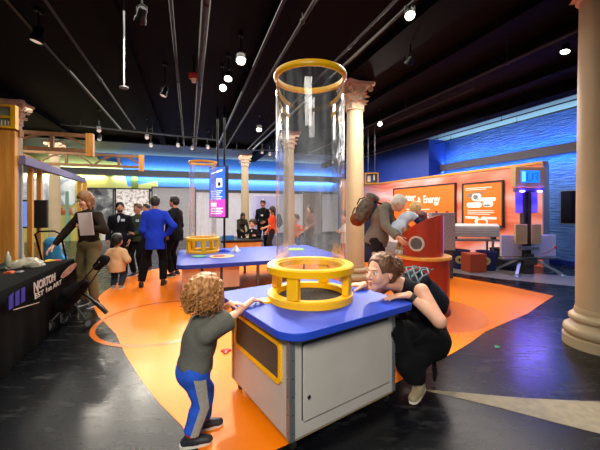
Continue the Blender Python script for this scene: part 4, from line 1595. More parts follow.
# dark blue cabinet beyond the column
p = P(368, 208, 9.0)
t = empty('wall_cabinet', (p.x, p.y, 0), RZ, 'tall dark navy cabinet standing right of the white column', 'cabinet')
MB().box2((-0.2, -0.15, 0.001), (0.22, 0.2, 1.72)).build('body', mat('midnight_blue', '#1b2238', 0.5), t, bevel=0.006)
MB().box2((-0.18, -0.156, 0.05), (0.20, -0.151, 1.68)).build('door', mat('midnight_blue2', '#252e4a', 0.4), t)

# ================================================================== FIGURES
def V(*a):
    return np.array(a, dtype=float)


def nrm(v):
    v = np.asarray(v, float)
    return v / max(1e-9, np.linalg.norm(v))


class Field:
    """smooth union of round cones and ellipsoids, meshed by surface nets"""

    def __init__(s):
        s.p = []

    def rc(s, a, b, ra, rb, k=0.02, cap=False):
        s.p.append(('rc', V(*a), V(*b), ra, rb, k, cap))
        return s

    def el(s, c, r, R=None, k=0.02, sub=False):
        s.p.append(('sub' if sub else 'el', V(*c), V(*r), np.eye(3) if R is None else R, k))
        return s

    def mesh(s, h, cuts=(), wr=0.0, wf=30.0, seed=0):
        lo, hi = np.full(3, 1e9), np.full(3, -1e9)
        for q in s.p:
            if q[0] == 'rc':
                r = max(q[3], q[4])
                lo = np.minimum(lo, np.minimum(q[1], q[2]) - r)
                hi = np.maximum(hi, np.maximum(q[1], q[2]) + r)
            elif q[0] == 'el':
                r = q[2].max()
                lo = np.minimum(lo, q[1] - r)
                hi = np.maximum(hi, q[1] + r)
        lo -= 3 * h + wr
        hi += 3 * h + wr
        n = np.ceil((hi - lo) / h).astype(int) + 1
        ax = [lo[i] + h * np.arange(n[i]) for i in range(3)]
        F = np.full(tuple(n), 0.5, dtype=np.float32)
        for q in s.p:
            if q[0] == 'rc':
                _, a, b, ra, rb, k, cap = q
                r = max(ra, rb)
                l_, h_ = np.minimum(a, b) - r, np.maximum(a, b) + r
            else:
                _, c, rr, R, k = q
                r = rr.max()
                l_, h_ = c - r, c + r
            m = k + 3 * h + wr
            i0 = np.clip(np.floor((l_ - m - lo) / h).astype(int), 0, n - 1)
            i1 = np.clip(np.ceil((h_ + m - lo) / h).astype(int) + 1, 1, n)
            X = ax[0][i0[0]:i1[0], None, None]
            Y = ax[1][None, i0[1]:i1[1], None]
            Z_ = ax[2][None, None, i0[2]:i1[2]]
            sl = (slice(i0[0], i1[0]), slice(i0[1], i1[1]), slice(i0[2], i1[2]))
            if q[0] == 'rc':
                ab = b - a
                L2 = max(1e-9, ab.dot(ab))
                tu = ((X - a[0]) * ab[0] + (Y - a[1]) * ab[1] + (Z_ - a[2]) * ab[2]) / L2
                t = np.clip(tu, 0, 1)
                d = np.sqrt((X - a[0] - t * ab[0]) ** 2 + (Y - a[1] - t * ab[1]) ** 2 + (Z_ - a[2] - t * ab[2]) ** 2) - (ra + (rb - ra) * t)
                if cap:
                    d = np.maximum(d, (tu - 1) * math.sqrt(L2))
            else:
                px_, py_, pz_ = X - c[0], Y - c[1], Z_ - c[2]
                u = [R[0, i] * px_ + R[1, i] * py_ + R[2, i] * pz_ for i in range(3)]
                k0 = np.sqrt(sum((u[i] / rr[i]) ** 2 for i in range(3)))
                k1 = np.sqrt(sum((u[i] / rr[i] ** 2) ** 2 for i in range(3)))
                d = k0 * (k0 - 1) / np.maximum(k1, 1e-6)
            f = F[sl]
            if q[0] == 'sub':
                d = -d
                hh = np.maximum(k - np.abs(f - d), 0) / max(k, 1e-6)
                F[sl] = np.maximum(f, d) + hh * hh * k * 0.25
            else:
                hh = np.maximum(k - np.abs(f - d), 0) / max(k, 1e-6)
                F[sl] = np.minimum(f, d) - hh * hh * k * 0.25
        X, Y, Z_ = ax[0][:, None, None], ax[1][None, :, None], ax[2][None, None, :]
        if wr > 0:
            F = F + wr * (np.sin(wf * (X + 0.6 * Z_) + seed + 2.2 * np.sin(wf * 0.33 * Y + seed)) * np.sin(wf * 0.55 * (Z_ - 0.4 * Y) + 1.7 * seed + 1.5 * np.sin(wf * 0.4 * X))
                          + 0.5 * np.sin(wf * 1.9 * (Z_ + 0.5 * X) + 0.5 * seed) * np.sin(wf * 1.4 * Y + seed))
        for (pt, nn, sm) in cuts:
            nn = nrm(nn)
            d = (X - pt[0]) * nn[0] + (Y - pt[1]) * nn[1] + (Z_ - pt[2]) * nn[2]
            F = np.maximum(F, d)
        # surface nets
        S_ = F < 0
        c8 = [S_[i:n[0] - 1 + i, j:n[1] - 1 + j, k:n[2] - 1 + k] for i in (0, 1) for j in (0, 1) for k in (0, 1)]
        cnt = sum(c.astype(np.int8) for c in c8)
        act = (cnt > 0) & (cnt < 8)
        idx = np.argwhere(act)
        if len(idx) == 0:
            return [], []
        cid = np.full(act.shape, -1, dtype=np.int64)
        cid[act] = np.arange(len(idx))
        vals = np.stack([F[idx[:, 0] + i, idx[:, 1] + j, idx[:, 2] + k] for i in (0, 1) for j in (0, 1) for k in (0, 1)], 1)
        corners = np.array([(i, j, k) for i in (0, 1) for j in (0, 1) for k in (0, 1)], float)
        acc = np.zeros((len(idx), 3))
        num = np.zeros(len(idx))
        for a in range(8):
            for b in range(a + 1, 8):
                if np.abs(corners[a] - corners[b]).sum() == 1:
                    va, vb = vals[:, a], vals[:, b]
                    cr = (va < 0) != (vb < 0)
                    t = np.where(cr, va / np.where(cr, va - vb, 1), 0)
                    pt = corners[a][None] + t[:, None] * (corners[b] - corners[a])[None]
                    acc += pt * cr[:, None]
                    num += cr
        vert = lo + h * (idx + acc / num[:, None])
        faces = []
        for axis in range(3):
            o1, o2 = [(1, 2), (2, 0), (0, 1)][axis]
            sl0 = [slice(1, -1)] * 3
            sl0[axis] = slice(0, -1)
            sl1 = list(sl0)
            sl1[axis] = slice(1, None)
            A_, B_ = S_[tuple(sl0)], S_[tuple(sl1)]
            e = np.argwhere(A_ != B_)
            if len(e) == 0:
                continue
            base = e.copy()
            base[:, o1] += 1
            base[:, o2] += 1
            inside = A_[e[:, 0], e[:, 1], e[:, 2]]

            def cc_(d1, d2):
                q = base.copy()
                q[:, o1] -= d1
                q[:, o2] -= d2
                return cid[q[:, 0], q[:, 1], q[:, 2]]
            quad = np.stack([cc_(1, 1), cc_(0, 1), cc_(0, 0), cc_(1, 0)], 1)
            quad[~inside] = quad[~inside][:, ::-1]
            faces.append(quad)
        faces = np.concatenate(faces)
        faces = faces[(faces >= 0).all(1)]
        return vert, faces


def obj_np(name, parts, m, parent):
    """parts: list of (verts, faces) joined in one mesh"""
    vs_, fs_, k = [], [], 0
    for v, f in parts:
        if len(v) == 0:
            continue
        vs_.append(np.asarray(v, float))
        fs_.append(np.asarray(f, np.int64) + k)
        k += len(v)
    v = np.concatenate(vs_)
    f = np.concatenate(fs_)
    me = bpy.data.meshes.new(name)
    me.vertices.add(len(v))
    me.vertices.foreach_set('co', v.astype(np.float32).ravel())
    me.loops.add(len(f) * 4)
    me.loops.foreach_set('vertex_index', f.astype(np.int32).ravel())
    me.polygons.add(len(f))
    me.polygons.foreach_set('loop_start', np.arange(0, len(f) * 4, 4, dtype=np.int32))
    me.update(calc_edges=True)
    me.validate()
    me.shade_smooth()
    me.materials.append(m)
    o_ = bpy.data.objects.new(name, me)
    COL.objects.link(o_)
    o_.parent = parent
    return o_


def frame(up, right):
    up = nrm(up)
    right = nrm(np.asarray(right) - up * np.dot(up, right))
    fwd = np.cross(up, right)
    return np.stack([right, fwd, up], 1)       # columns


def eul(yaw, pitch, roll):
    cy, sy, cp, sp, cr, sr = math.cos(yaw), math.sin(yaw), math.cos(pitch), math.sin(pitch), math.cos(roll), math.sin(roll)
    Rz = np.array([[cy, -sy, 0], [sy, cy, 0], [0, 0, 1]])
    Rx = np.array([[1, 0, 0], [0, cp, -sp], [0, sp, cp]])
    Ry = np.array([[cr, 0, sr], [0, 1, 0], [-sr, 0, cr]])
    return Rz @ Rx @ Ry


def ik(a, b, l1, l2, hint):
    a, b = V(*a), V(*b)
    d = b - a
    L_ = np.linalg.norm(d)
    Lm = (l1 + l2) * 0.999
    if L_ > Lm:
        b = a + d / L_ * Lm
        d = b - a
        L_ = Lm
    L_ = max(L_, abs(l1 - l2) + 1e-3)
    x = (l1 * l1 - l2 * l2 + L_ * L_) / (2 * L_)
    hgt = math.sqrt(max(0, l1 * l1 - x * x))
    u = d / np.linalg.norm(d)
    hv = V(*hint)
    hv = hv - u * hv.dot(u)
    return a + u * x + nrm(hv) * hgt, b


SKIN = {'fair': '#dba488', 'tan': '#b98262', 'light': '#e2ab8c'}


def mat_skin(tone):
    nm = 'skin_' + tone
    if nm in _M:
        return _M[nm]
    m = mat(nm, SKIN[tone], 0.48, var=0.05, vscale=25, bump=0.04, bscale=150)
    m.node_tree.nodes['Principled BSDF'].inputs['Subsurface Weight'].default_value = 0.08
    m.node_tree.nodes['Principled BSDF'].inputs['Subsurface Radius'].default_value = (0.02, 0.008, 0.004)
    return m


def mat_cloth(col, rough=0.9, col2=None, vscale=60, stretch=None, bump=0.25, bscale=220):
    return mat('cloth_' + col.strip('#') + (col2 or '').strip('#'), col, rough, var=0.10, vscale=vscale, bump=bump, bscale=bscale, col2=col2, stretch=stretch, spec=0.15)


M_eye = mat('eye_white', '#e6e0da', 0.2)
M_iris = mat('eye_iris', '#2a2420', 0.15)
M_lip = mat('lip_pink', '#b5605a', 0.4)


def hand_mesh(wrist, fdir, n, left, s, curl, h, fr, fore, thumb_curl=0.3, spread=0.0, curls=None):
    f = nrm(fdir)
    n = nrm(np.asarray(n) - f * np.dot(f, n))
    sd = np.cross(f, n) * (-1 if left else 1)
    F = Field()
    W = V(*wrist)

    def pt(a, b, c):
        return W + (f * a + sd * b + n * c) * s
    F.rc(fore, W, fr[0], fr[1], 0.01 * s)
    for (b0, b1, L_) in ((0.016, 0.028, 0.086), (0.006, 0.010, 0.090), (-0.006, -0.010, 0.086), (-0.016, -0.028, 0.076)):
        F.rc(pt(0.0, b0, 0), pt(L_, b1, 0), 0.0155 * s, 0.0115 * s, 0.014 * s)
    F.el(pt(0.035, 0.018, 0.008), V(0.022, 0.016, 0.014) * s, np.stack([f, sd, n], 1), 0.012 * s)
    spec = [(0.086, 0.028, (0.042, 0.025, 0.021), 0.0088), (0.090, 0.010, (0.046, 0.029, 0.022), 0.009), (0.086, -0.010, (0.043, 0.027, 0.021), 0.0086), (0.076, -0.028, (0.034, 0.020, 0.018), 0.0076)]
    for i, (L_, b, seg, r) in enumerate(spec):
        p = pt(L_, b, 0)
        cu = (curls[i] if curls else curl)
        ang = 0.0
        sp = (b / 0.028) * (0.10 + spread)
        d0 = nrm(f * math.cos(sp) + sd * math.sin(sp))
        for j, sl in enumerate(seg):
            ang += cu * (0.8, 1.1, 0.7)[j]
            d = d0 * math.cos(ang) + n * math.sin(ang)
            q = p + d * sl * s
            F.rc(p, q, (r - 0.0006 * j) * s, (r - 0.0006 * (j + 1)) * s, 0.003 * s)
            p = q
    t0 = pt(0.018, 0.020, 0.004)
    a = 0.75
    d = nrm(f * math.cos(a) + sd * math.sin(a) + n * 0.25)
    t1 = t0 + d * 0.040 * s
    d2 = nrm(d + f * 0.55 + n * thumb_curl)
    t2 = t1 + d2 * 0.032 * s
    d3 = nrm(d2 + f * 0.3 + n * thumb_curl)
    t3 = t2 + d3 * 0.024 * s
    F.rc(t0, t1, 0.015 * s, 0.0115 * s, 0.010 * s)
    F.rc(t1, t2, 0.0115 * s, 0.0098 * s, 0.003 * s)
    F.rc(t2, t3, 0.0098 * s, 0.0080 * s, 0.003 * s)
    return F.mesh(h)


def head_field(s, kid, c, R, neck0, nr, mouth_open=False, fem=False):
    F = Field()

    def T(x, y, z):
        return c + R @ (V(x, y, z) * s)
    j = 0.86 if kid else 1.0
    jw = 0.86 if fem else 1.0
    F.rc(neck0, T(0, -0.02, -0.045), nr * 1.12, nr, 0.03 * s)
    F.el(T(0, -0.016, 0.036), V(0.076, 0.094, 0.088) * s, R, 0.02 * s)
    F.el(T(0, 0.024, -0.028), V(0.059, 0.062, 0.074 * j) * s, R, 0.03 * s)
    for sx in (-1, 1):
        F.rc(T(sx * 0.050 * jw, -0.004, -0.040), T(sx * 0.016 * jw, 0.058, -0.088 * j), 0.022 * s * jw, 0.015 * s, 0.02 * s)
        F.el(T(sx * 0.034, 0.058, -0.028), V(0.026, 0.023, 0.030) * s * (1.15 if kid else 1), R, 0.02 * s)
    F.el(T(0, 0.067, -0.093 * j), V(0.019, 0.018, 0.016) * s, R, 0.014 * s)
    F.rc(T(-0.028, 0.077, 0.024), T(0.028, 0.077, 0.024), (0.007 if fem else 0.0105) * s, (0.007 if fem else 0.0105) * s, 0.016 * s)
    for sx in (-1, 1):
        F.el(T(sx * 0.030, 0.094, 0.007), V(0.018, 0.013, 0.011) * s, R, 0.010 * s, sub=True)
    nl = 0.010 if kid else 0.018
    F.rc(T(0, 0.082, 0.010), T(0, 0.088 + nl, -0.024), 0.0075 * s, 0.0105 * s, 0.010 * s)
    for sx in (-1, 1):
        F.el(T(sx * 0.0105, 0.084 + nl * 0.5, -0.028), V(0.008, 0.009, 0.007) * s, R, 0.005 * s)
        # upper and lower eyelids
        F.rc(T(sx * 0.018, 0.083, 0.0135), T(sx * 0.042, 0.079, 0.0125), 0.0042 * s, 0.0038 * s, 0.004 * s)
        F.rc(T(sx * 0.018, 0.081, -0.002), T(sx * 0.042, 0.077, -0.001), 0.0038 * s, 0.0034 * s, 0.004 * s)
    F.el(T(0, 0.083, -0.055), V(0.020, 0.010, 0.006) * s, R, 0.006 * s)
    F.el(T(0, 0.081, -0.066 - (0.006 if mouth_open else 0)), V(0.017, 0.010, 0.0065) * s, R, 0.006 * s)
    if mouth_open:
        F.el(T(0, 0.092, -0.062), V(0.012, 0.014, 0.0045) * s, R, 0.003 * s, sub=True)
    for sx in (-1, 1):
        Re = R @ eul(sx * 0.35, 0.15, 0)
        F.el(T(sx * 0.078, -0.012, -0.004), V(0.0070, 0.015, 0.026) * s, Re, 0.006 * s)
        F.el(T(sx * 0.086, -0.006, -0.002), V(0.005, 0.010, 0.017) * s, Re, 0.003 * s, sub=True)
    return F


def head_extras(par, s, c, R, look):
    Mh = Matrix.Translation(Vector(c)) @ Matrix([list(R[i]) for i in range(3)]).to_4x4() @ Matrix.Scale(s, 4)
    for sx in (-1, 1):
        e = MB().ball((sx * 0.030, 0.0745, 0.0055), 0.0125, 12, 8, M=Mh).build('eye', M_eye, par, smooth=True)
        MB().ball((sx * 0.030 + look.get('gaze', 0) * 0.003, 0.0825, 0.0055), (0.0078, 0.0050, 0.0078), 10, 6, M=Mh).build('iris', M_iris, e, smooth=True)
        br = MB()
        br.tube([Mh @ Vector((sx * 0.016, 0.0885, 0.024)), Mh @ Vector((sx * 0.030, 0.0870, 0.029)), Mh @ Vector((sx * 0.045, 0.076, 0.025))], [q_ * s * (0.7 if look.get('fem') else 1) for q_ in (0.0022, 0.003, 0.0014)], 6)
        br.build('eyebrow', hair_mat(look), par, smooth=True)
    lp = MB()
    lp.ball((0, 0.0855, -0.0545), (0.0185, 0.0085, 0.0042), 12, 6, M=Mh)
    lp.ball((0, 0.0835, -0.0655 - (0.006 if look.get('mouth') else 0)), (0.0160, 0.0085, 0.0052), 12, 6, M=Mh)
    lp.build('lips', M_lip, par, smooth=True)
    if look.get('glasses'):
        g = MB()
        for sx in (-1, 1):
            pts_ = [Mh @ Vector((sx * 0.031 + 0.021 * math.cos(t), 0.098, 0.004 + 0.016 * math.sin(t))) for t in np.linspace(0, 2 * PI, 17)[:-1]]
            g.tube(pts_, 0.0022 * s, 6, close=True)
            g.tube([Mh @ Vector((sx * 0.052, 0.098, 0.006)), Mh @ Vector((sx * 0.080, 0.03, 0.006)), Mh @ Vector((sx * 0.083, -0.005, 0.004))], 0.002 * s, 6)
        g.tube([Mh @ Vector((-0.010, 0.098, 0.006)), Mh @ Vector((0.010, 0.098, 0.006))], 0.002 * s, 6)
        g.build('glasses', M_black, par, smooth=True)


def hair_mat(look):
    c = look.get('hair', '#2a1c14')
    return mat('hair_' + c.strip('#'), c, 0.5, col2=look.get('hair2'), var=0.35, vscale=70, stretch=(1, 1, 0.25), bump=0.5, bscale=120)


def make_hair(par, s, c, R, look, h):
    st = look.get('style', 'short')
    m = hair_mat(look)
    if st == 'bald':
        return
    F = Field()

    def T(x, y, z):
        return c + R @ (V(x, y, z) * s)
    th = {'short': 0.010, 'curly': 0.014, 'long': 0.014, 'bun': 0.010, 'bob': 0.016}.get(st, 0.01)
    F.el(T(0, -0.020, 0.040), V(0.077 + th, 0.095 + th, 0.090 + th) * s, R, 0.01 * s)
    F.el(T(0, -0.050, -0.012), V(0.068 + th * 0.6, 0.058 + th, 0.062) * s, R, 0.03 * s)
    rnd = random.Random(look.get('seed', 1))
    if st == 'short':
        F.el(T(0, 0.040, 0.105), V(0.055, 0.040, 0.024) * s, R, 0.02 * s)
        for sx in (-1, 1):
            F.rc(T(sx * 0.074, 0.008, 0.04), T(sx * 0.076, 0.010, -0.008), 0.010 * s, 0.006 * s, 0.01 * s)
    if st in ('long', 'bob'):
        Lh = look.get('len', 0.30 if st == 'long' else 0.10)
        dn = V(0, 0, -1)
        for sx in (-1, 1):
            p0, p1 = T(sx * 0.070, -0.01, 0.03), T(sx * 0.078, 0.004, -0.07)
            F.rc(p0, p1, 0.026 * s, 0.024 * s, 0.03 * s)
            F.rc(p1, p1 + R @ V(0, -0.03, 0) * s + dn * Lh * 0.7 * s, 0.024 * s, 0.018 * s, 0.02 * s)
        for q in (-0.05, -0.018, 0.018, 0.05):
            p0 = T(q, -0.085, 0.0)
            F.rc(p0, p0 + dn * Lh * s + R @ V(0, -0.01, 0) * s, 0.036 * s, 0.024 * s, 0.03 * s)
    if st == 'bun':
        # pulled back curls gathered in a puff behind
        F.el(T(0, -0.128, 0.045), V(0.052, 0.045, 0.052) * s, R, 0.02 * s)
        for i in range(60):
            a, b = rnd.uniform(0, 2 * PI), rnd.uniform(-0.8, 1.4)
            F.el(T(0.045 * math.cos(a) * math.cos(b), -0.135 - 0.035 * math.sin(b), 0.045 + 0.048 * math.sin(a) * math.cos(b)), V(1, 1, 1) * rnd.uniform(0.010, 0.017) * s, None, 0.006 * s)
        for i in range(50):
            a = rnd.uniform(-1.9, 1.9)
            F.rc(T(0.072 * math.sin(a), 0.030 * math.cos(a), 0.106 + rnd.uniform(-0.02, 0.015)), T(0.03 * math.sin(a), -0.11, 0.09), 0.009 * s, 0.008 * s, 0.006 * s)
    if st == 'curly':
        for i in range(look.get('n', 150)):
            u, v = rnd.uniform(0, 2 * PI), rnd.uniform(-0.75, 1.5)
            q = V(math.cos(v) * math.cos(u), math.cos(v) * math.sin(u), math.sin(v))
            if q[1] > 0.55 and q[2] < 0.55:
                continue
            p = V(0, -0.020, 0.030) + q * V(0.090, 0.106, 0.100)
            F.el(T(*p), V(1, 1, 1) * rnd.uniform(0.011, 0.019) * s, None, 0.006 * s)
    # face opening
    if st == 'bun':
        F.el(T(0, 0.120, -0.010), V(0.090, 0.092, 0.118) * s, R, 0.006 * s, sub=True)
    else:
        F.el(T(0, 0.125, -0.030), V(0.072, 0.080, 0.108 if st != 'curly' else 0.095) * s, R, 0.008 * s, sub=True)
    if st in ('short', 'bun'):
        for sx in (-1, 1):
            F.el(T(sx * 0.085, 0.02, -0.045), V(0.03, 0.055, 0.055 if st == 'short' else 0.068) * s, R, 0.006 * s, sub=True)
    v, f = F.mesh(h, wr=0.0022 * s, wf=90 / s, seed=look.get('seed', 1))
    ho = obj_np('hair', [(v, f)], m, par)
    if st in ('curly', 'bun') and look.get('curls', 0):
        mb = MB()
        for i in range(look['curls']):
            if st == 'curly':
                u, v_ = rnd.uniform(0, 2 * PI), rnd.uniform(-0.85, 1.55)
                q = V(math.cos(v_) * math.cos(u), math.cos(v_) * math.sin(u), math.sin(v_))
                if q[1] > 0.45 and q[2] < 0.6:
                    continue
                p = V(0, -0.020, 0.028) + q * V(0.097, 0.113, 0.106)
                ln = rnd.uniform(0.02, 0.045)
                rad = rnd.uniform(0.004, 0.008)
            else:
                if rnd.random() < 0.4:
                    u, v_ = rnd.uniform(0, 2 * PI), rnd.uniform(-1.5, 1.5)
                    q = V(math.cos(v_) * math.cos(u), -abs(math.sin(v_)) * 0.8, math.cos(v_) * math.sin(u))
                    p = V(0, -0.132, 0.045) + q * V(0.056, 0.05, 0.058)
                elif rnd.random() < 0.6:
                    u, v_ = rnd.uniform(-2.2, 2.2), rnd.uniform(0.1, 1.5)
                    q = V(math.cos(v_) * math.sin(u), math.cos(v_) * math.cos(u) - 0.3, math.sin(v_))
                    p = V(0, -0.020, 0.040) + V(math.cos(v_) * math.sin(u) * 0.086, min(0.035, math.cos(v_) * math.cos(u) * 0.105), math.sin(v_) * 0.100)
                else:
                    u = rnd.uniform(-1.4, 1.4)
                    q = V(math.sin(u), math.cos(u) * 0.8, 0.7)
                    p = V(0.080 * math.sin(u), -0.03 + 0.065 * math.cos(u), 0.105 + rnd.uniform(-0.03, 0.015))
                ln = rnd.uniform(0.015, 0.035)
                rad = rnd.uniform(0.003, 0.007)
            tdir = nrm(V(q[0] * 0.4 + rnd.uniform(-.5, .5), q[1] * 0.4 + rnd.uniform(-.5, .5), -0.8 + rnd.uniform(-.3, .3)))
            e1 = nrm(np.cross(tdir, V(0.3, 0.8, 0.2)))
            e2 = np.cross(tdir, e1)
            pts_ = []
            ph0 = rnd.uniform(0, 6.28)
            for k_ in range(10):
                tt_ = k_ / 9
                a = ph0 + tt_ * rnd.uniform(7, 8)
                pts_.append(Vector(T(*(p + tdir * ln * tt_ + (e1 * math.cos(a) + e2 * math.sin(a)) * rad))))
            mb.tube(pts_, [0.0016 * s] + [0.0026 * s] * 8 + [0.0008 * s], 4, cap=True)
        cu = mb.build('curls', m, ho, smooth=True)
        cu['kind'] = 'stuff'


def person(label, loc, face, sc=1.0, group=None, pose=None, look=None, h=0.013, hh=0.0075, kid=False, z0=0.0):
    """face: compass angle (degrees) the figure faces, 0 = +X, 90 = away from the camera"""
    P_ = dict(pelvis=(0, 0, 0.93), chest=(0, 0.0, 1.26), neck=(0, -0.01, 1.43), head=(0, 0.015, 1.60), yaw=0.0, pyaw=0.0, hyaw=0.0, hpitch=0.0, hroll=0.0,
              hL=(-0.25, 0.08, 0.80), hR=(0.25, 0.08, 0.80), eL=(-0.4, -1, 0), eR=(0.4, -1, 0), fL=(-0.10, 0.0, 0.085), fR=(0.10, 0.0, 0.085), kL=(-0.15, 1, 0), kR=(0.15, 1, 0),
              dL=None, dR=None, nL=(1, 0.2, 0), nR=(-1, 0.2, 0), cL=0.35, cR=0.35, cuL=None, cuR=None, yL=0.15, yR=-0.15, tL=0.0, tR=0.0, ua=0.29, fa=0.255, th=0.425, sh=0.425, hs=1.0, ws=1.0, ls=1.0, sw=0.165, sd=0.075, ak=1.0)
    if kid:
        P_.update(pelvis=(0, 0, 0.43), chest=(0, 0.0, 0.60), neck=(0, -0.005, 0.715), head=(0, 0.012, 0.875), hL=(-0.15, 0.05, 0.38), hR=(0.15, 0.05, 0.38),
                  fL=(-0.065, 0, 0.055), fR=(0.065, 0, 0.055), ua=0.165, fa=0.145, th=0.195, sh=0.195, hs=1.03, ws=0.62, ls=0.62, sw=0.105)
    P_.update(pose or {})
    look = dict(look or {})
    t = empty('person', (loc[0], loc[1], z0), math.radians(face - 90), label, 'person', group)

    def S3(k):
        return V(*P_[k]) * sc
    pel, che, nek, hed = S3('pelvis'), S3('chest'), S3('neck'), S3('head')
    ws, ls = P_['ws'] * sc, P_['ls'] * sc
    rT = V(math.cos(P_['yaw']), math.sin(P_['yaw']), 0)
    rP = V(math.cos(P_['pyaw']), math.sin(P_['pyaw']), 0)
    upT = nrm(nek - che)
    upP = nrm(che - pel)
    RT, RP = frame(upT, rT), frame(upP, rP)
    mid = pel * 0.55 + che * 0.45
    shL, shR = nek - RT[:, 0] * P_['sw'] * sc - upT * P_['sd'] * ws, nek + RT[:, 0] * P_['sw'] * sc - upT * P_['sd'] * ws
    hpL, hpR = pel - RP[:, 0] * 0.088 * ws - V(0, 0, 0.03) * ws, pel + RP[:, 0] * 0.088 * ws - V(0, 0, 0.03) * ws
    elL, wrL = ik(shL, S3('hL'), P_['ua'] * sc, P_['fa'] * sc, P_['eL'])
    elR, wrR = ik(shR, S3('hR'), P_['ua'] * sc, P_['fa'] * sc, P_['eR'])
    knL, anL = ik(hpL, S3('fL'), P_['th'] * sc, P_['sh'] * sc, P_['kL'])
    knR, anR = ik(hpR, S3('fR'), P_['th'] * sc, P_['sh'] * sc, P_['kR'])
    fem = 0.9 if look.get('fem') else 1.0

    def torso(F, e, low=True):
        k = 0.05 * ws
        if low:
            F.el(pel, (0.160 * ws + e, 0.112 * ws + e, 0.115 * ws + e), RP, k)
        F.el(mid, (0.135 * ws * fem + e, 0.098 * ws + e, 0.16 * ws + e), RP, k)
        F.el(che, (0.158 * ws * fem + e, 0.112 * ws + e, 0.165 * ws + e), RT, k)
        for q in (shL, shR):
            F.rc(nek - upT * 0.045 * ws, q, 0.052 * ws * fem + e, 0.050 * ws * fem + e, k)
        if look.get('fem'):
            for sx in (-1, 1):
                F.el(che + RT @ V(sx * 0.070, 0.085, -0.01) * ws, (0.058 * ws + e, 0.05 * ws + e, 0.058 * ws + e), RT, 0.03 * ws)

    def arm(F, sh_, el_, wr_, e, upto=2.0, cap=True):
        r1, r2, r3 = 0.050 * ws * fem * P_['ak'], 0.040 * ws * fem * P_['ak'], 0.027 * ws
        if upto <= 1.0:
            F.rc(sh_, sh_ + (el_ - sh_) * upto, r1 + e, r1 + (r2 - r1) * upto + e * 1.5, 0.02 * ws, cap=cap)
        else:
            F.rc(sh_, el_, r1 + e, r2 + e, 0.03 * ws)
            u = upto - 1
            F.rc(el_, el_ + (wr_ - el_) * u, r2 + e, r2 + (r3 - r2) * u + e, 0.02 * ws, cap=cap)

    def leg(F, hp, kn, an, e, upto=2.0, flare=0.0):
        r1, r2, r3 = 0.088 * ws, 0.056 * ws, 0.036 * ws
        if upto <= 1.0:
            F.rc(hp, hp + (kn - hp) * upto, r1 + e, r1 + (r2 - r1) * upto + e + flare, 0.04 * ws, cap=True)
            return
        F.rc(hp, kn, r1 + e, r2 + e, 0.04 * ws)
        u = upto - 1
        cf = kn + (an - kn) * 0.3
        if u > 0.4:
            F.rc(kn, cf, r2 + e, r2 * 1.02 + e, 0.03 * ws)
            F.rc(cf, kn + (an - kn) * u, r2 * 1.02 + e, r2 + (r3 - r2) * u + e + flare, 0.02 * ws, cap=True)
        else:
            F.rc(kn, kn + (an - kn) * u, r2 + e, r2 + e, 0.03 * ws, cap=True)

    # --- body: one skin surface (torso, limbs), fine head and hands
    B = Field()
    torso(B, -0.004 * ws)
    arm(B, shL, elL, wrL, 0, cap=False)
    arm(B, shR, elR, wrR, 0, cap=False)
    leg(B, hpL, knL, anL, -0.003)
    leg(B, hpR, knR, anR, -0.003)
    B.rc(nek - upT * 0.05 * ws, hed - V(0, 0, 0.06) * sc, 0.05 * ws, 0.046 * ws, 0.03 * ws)
    hs = P_['hs'] * sc
    RH = eul(P_['hyaw'], P_['hpitch'], P_['hroll'])
    HF = head_field(hs, kid, hed, RH, nek - upT * 0.02 * ws, (0.050 if not kid else 0.052) * ws * fem, look.get('mouth'), look.get('fem'))
    parts = [B.mesh(h), HF.mesh(hh)]
    for (el_, wr_, dk, nk, ck, cu, lf) in ((elL, wrL, 'dL', 'nL', 'cL', 'cuL', True), (elR, wrR, 'dR', 'nR', 'cR', 'cuR', False)):
        d = P_[dk] if P_[dk] is not None else (wr_ - el_)
        parts.append(hand_mesh(wr_, d, P_[nk], lf, (0.92 if not kid else 0.62) * sc * P_.get('hands', 1.0), P_[ck], hh * 0.62, (0.030 * ws, 0.0265 * ws), wr_ + (el_ - wr_) * 0.25, curls=P_[cu]))
    mskin = mat_skin(look.get('skin', 'fair'))
    body = obj_np('body', parts, mskin, t)
    head_extras(t, hs, hed, RH, look)
    make_hair(t, hs, hed, RH, look, hh)
    if look.get('beard'):
        F = Field()
        F.el(hed + RH @ V(0, 0.040, -0.075) * hs, V(0.056, 0.052, 0.040) * hs, RH, 0.01)
        F.el(hed + RH @ V(0, 0.115, -0.046) * hs, V(0.03, 0.03, 0.022) * hs, RH, 0.006, sub=True)
        v, f = F.mesh(hh)
        obj_np('beard', [(v, f)], hair_mat(look), t)
    # --- top
    tc_ = look.get('top')
    if tc_:
        F = Field()
        e = look.get('te', 0.015) * ws / max(0.6, P_['ws'])
        torso(F, e, low=True)
        hem = look.get('hem', 0.10)
        if hem > 0.05:
            F.rc(pel, pel - upP * hem * ws, 0.150 * ws + e, 0.150 * ws + e, 0.05 * ws)
        sl = look.get('sleeve', 1.95)
        if sl > 0.05:
            arm(F, shL, elL, wrL, e * look.get('se', 0.9), sl)
            arm(F, shR, elR, wrR, e * look.get('se', 0.9), sl)
        if look.get('hood'):
            F.el(nek + RT @ V(0, -0.055, 0.0) * ws, V(0.11, 0.07, 0.05) * ws, RT, 0.03 * ws)
        cuts = [(pel - upP * hem * ws, -upP, 0)]
        if look.get('collar', True):
            F.rc(nek - upT * 0.03 * ws, nek + upT * 0.035 * ws, 0.064 * ws, 0.060 * ws, 0.03 * ws, cap=True)
        if sl <= 0.05:      # sleeveless: cut the arm holes
            for q, sx in ((shL, -1), (shR, 1)):
                pass
        v, f = F.mesh(h * 0.9, cuts=cuts, wr=look.get('wr', 0.0035) * sc, wf=look.get('wf', 26) / sc, seed=look.get('seed', 1))
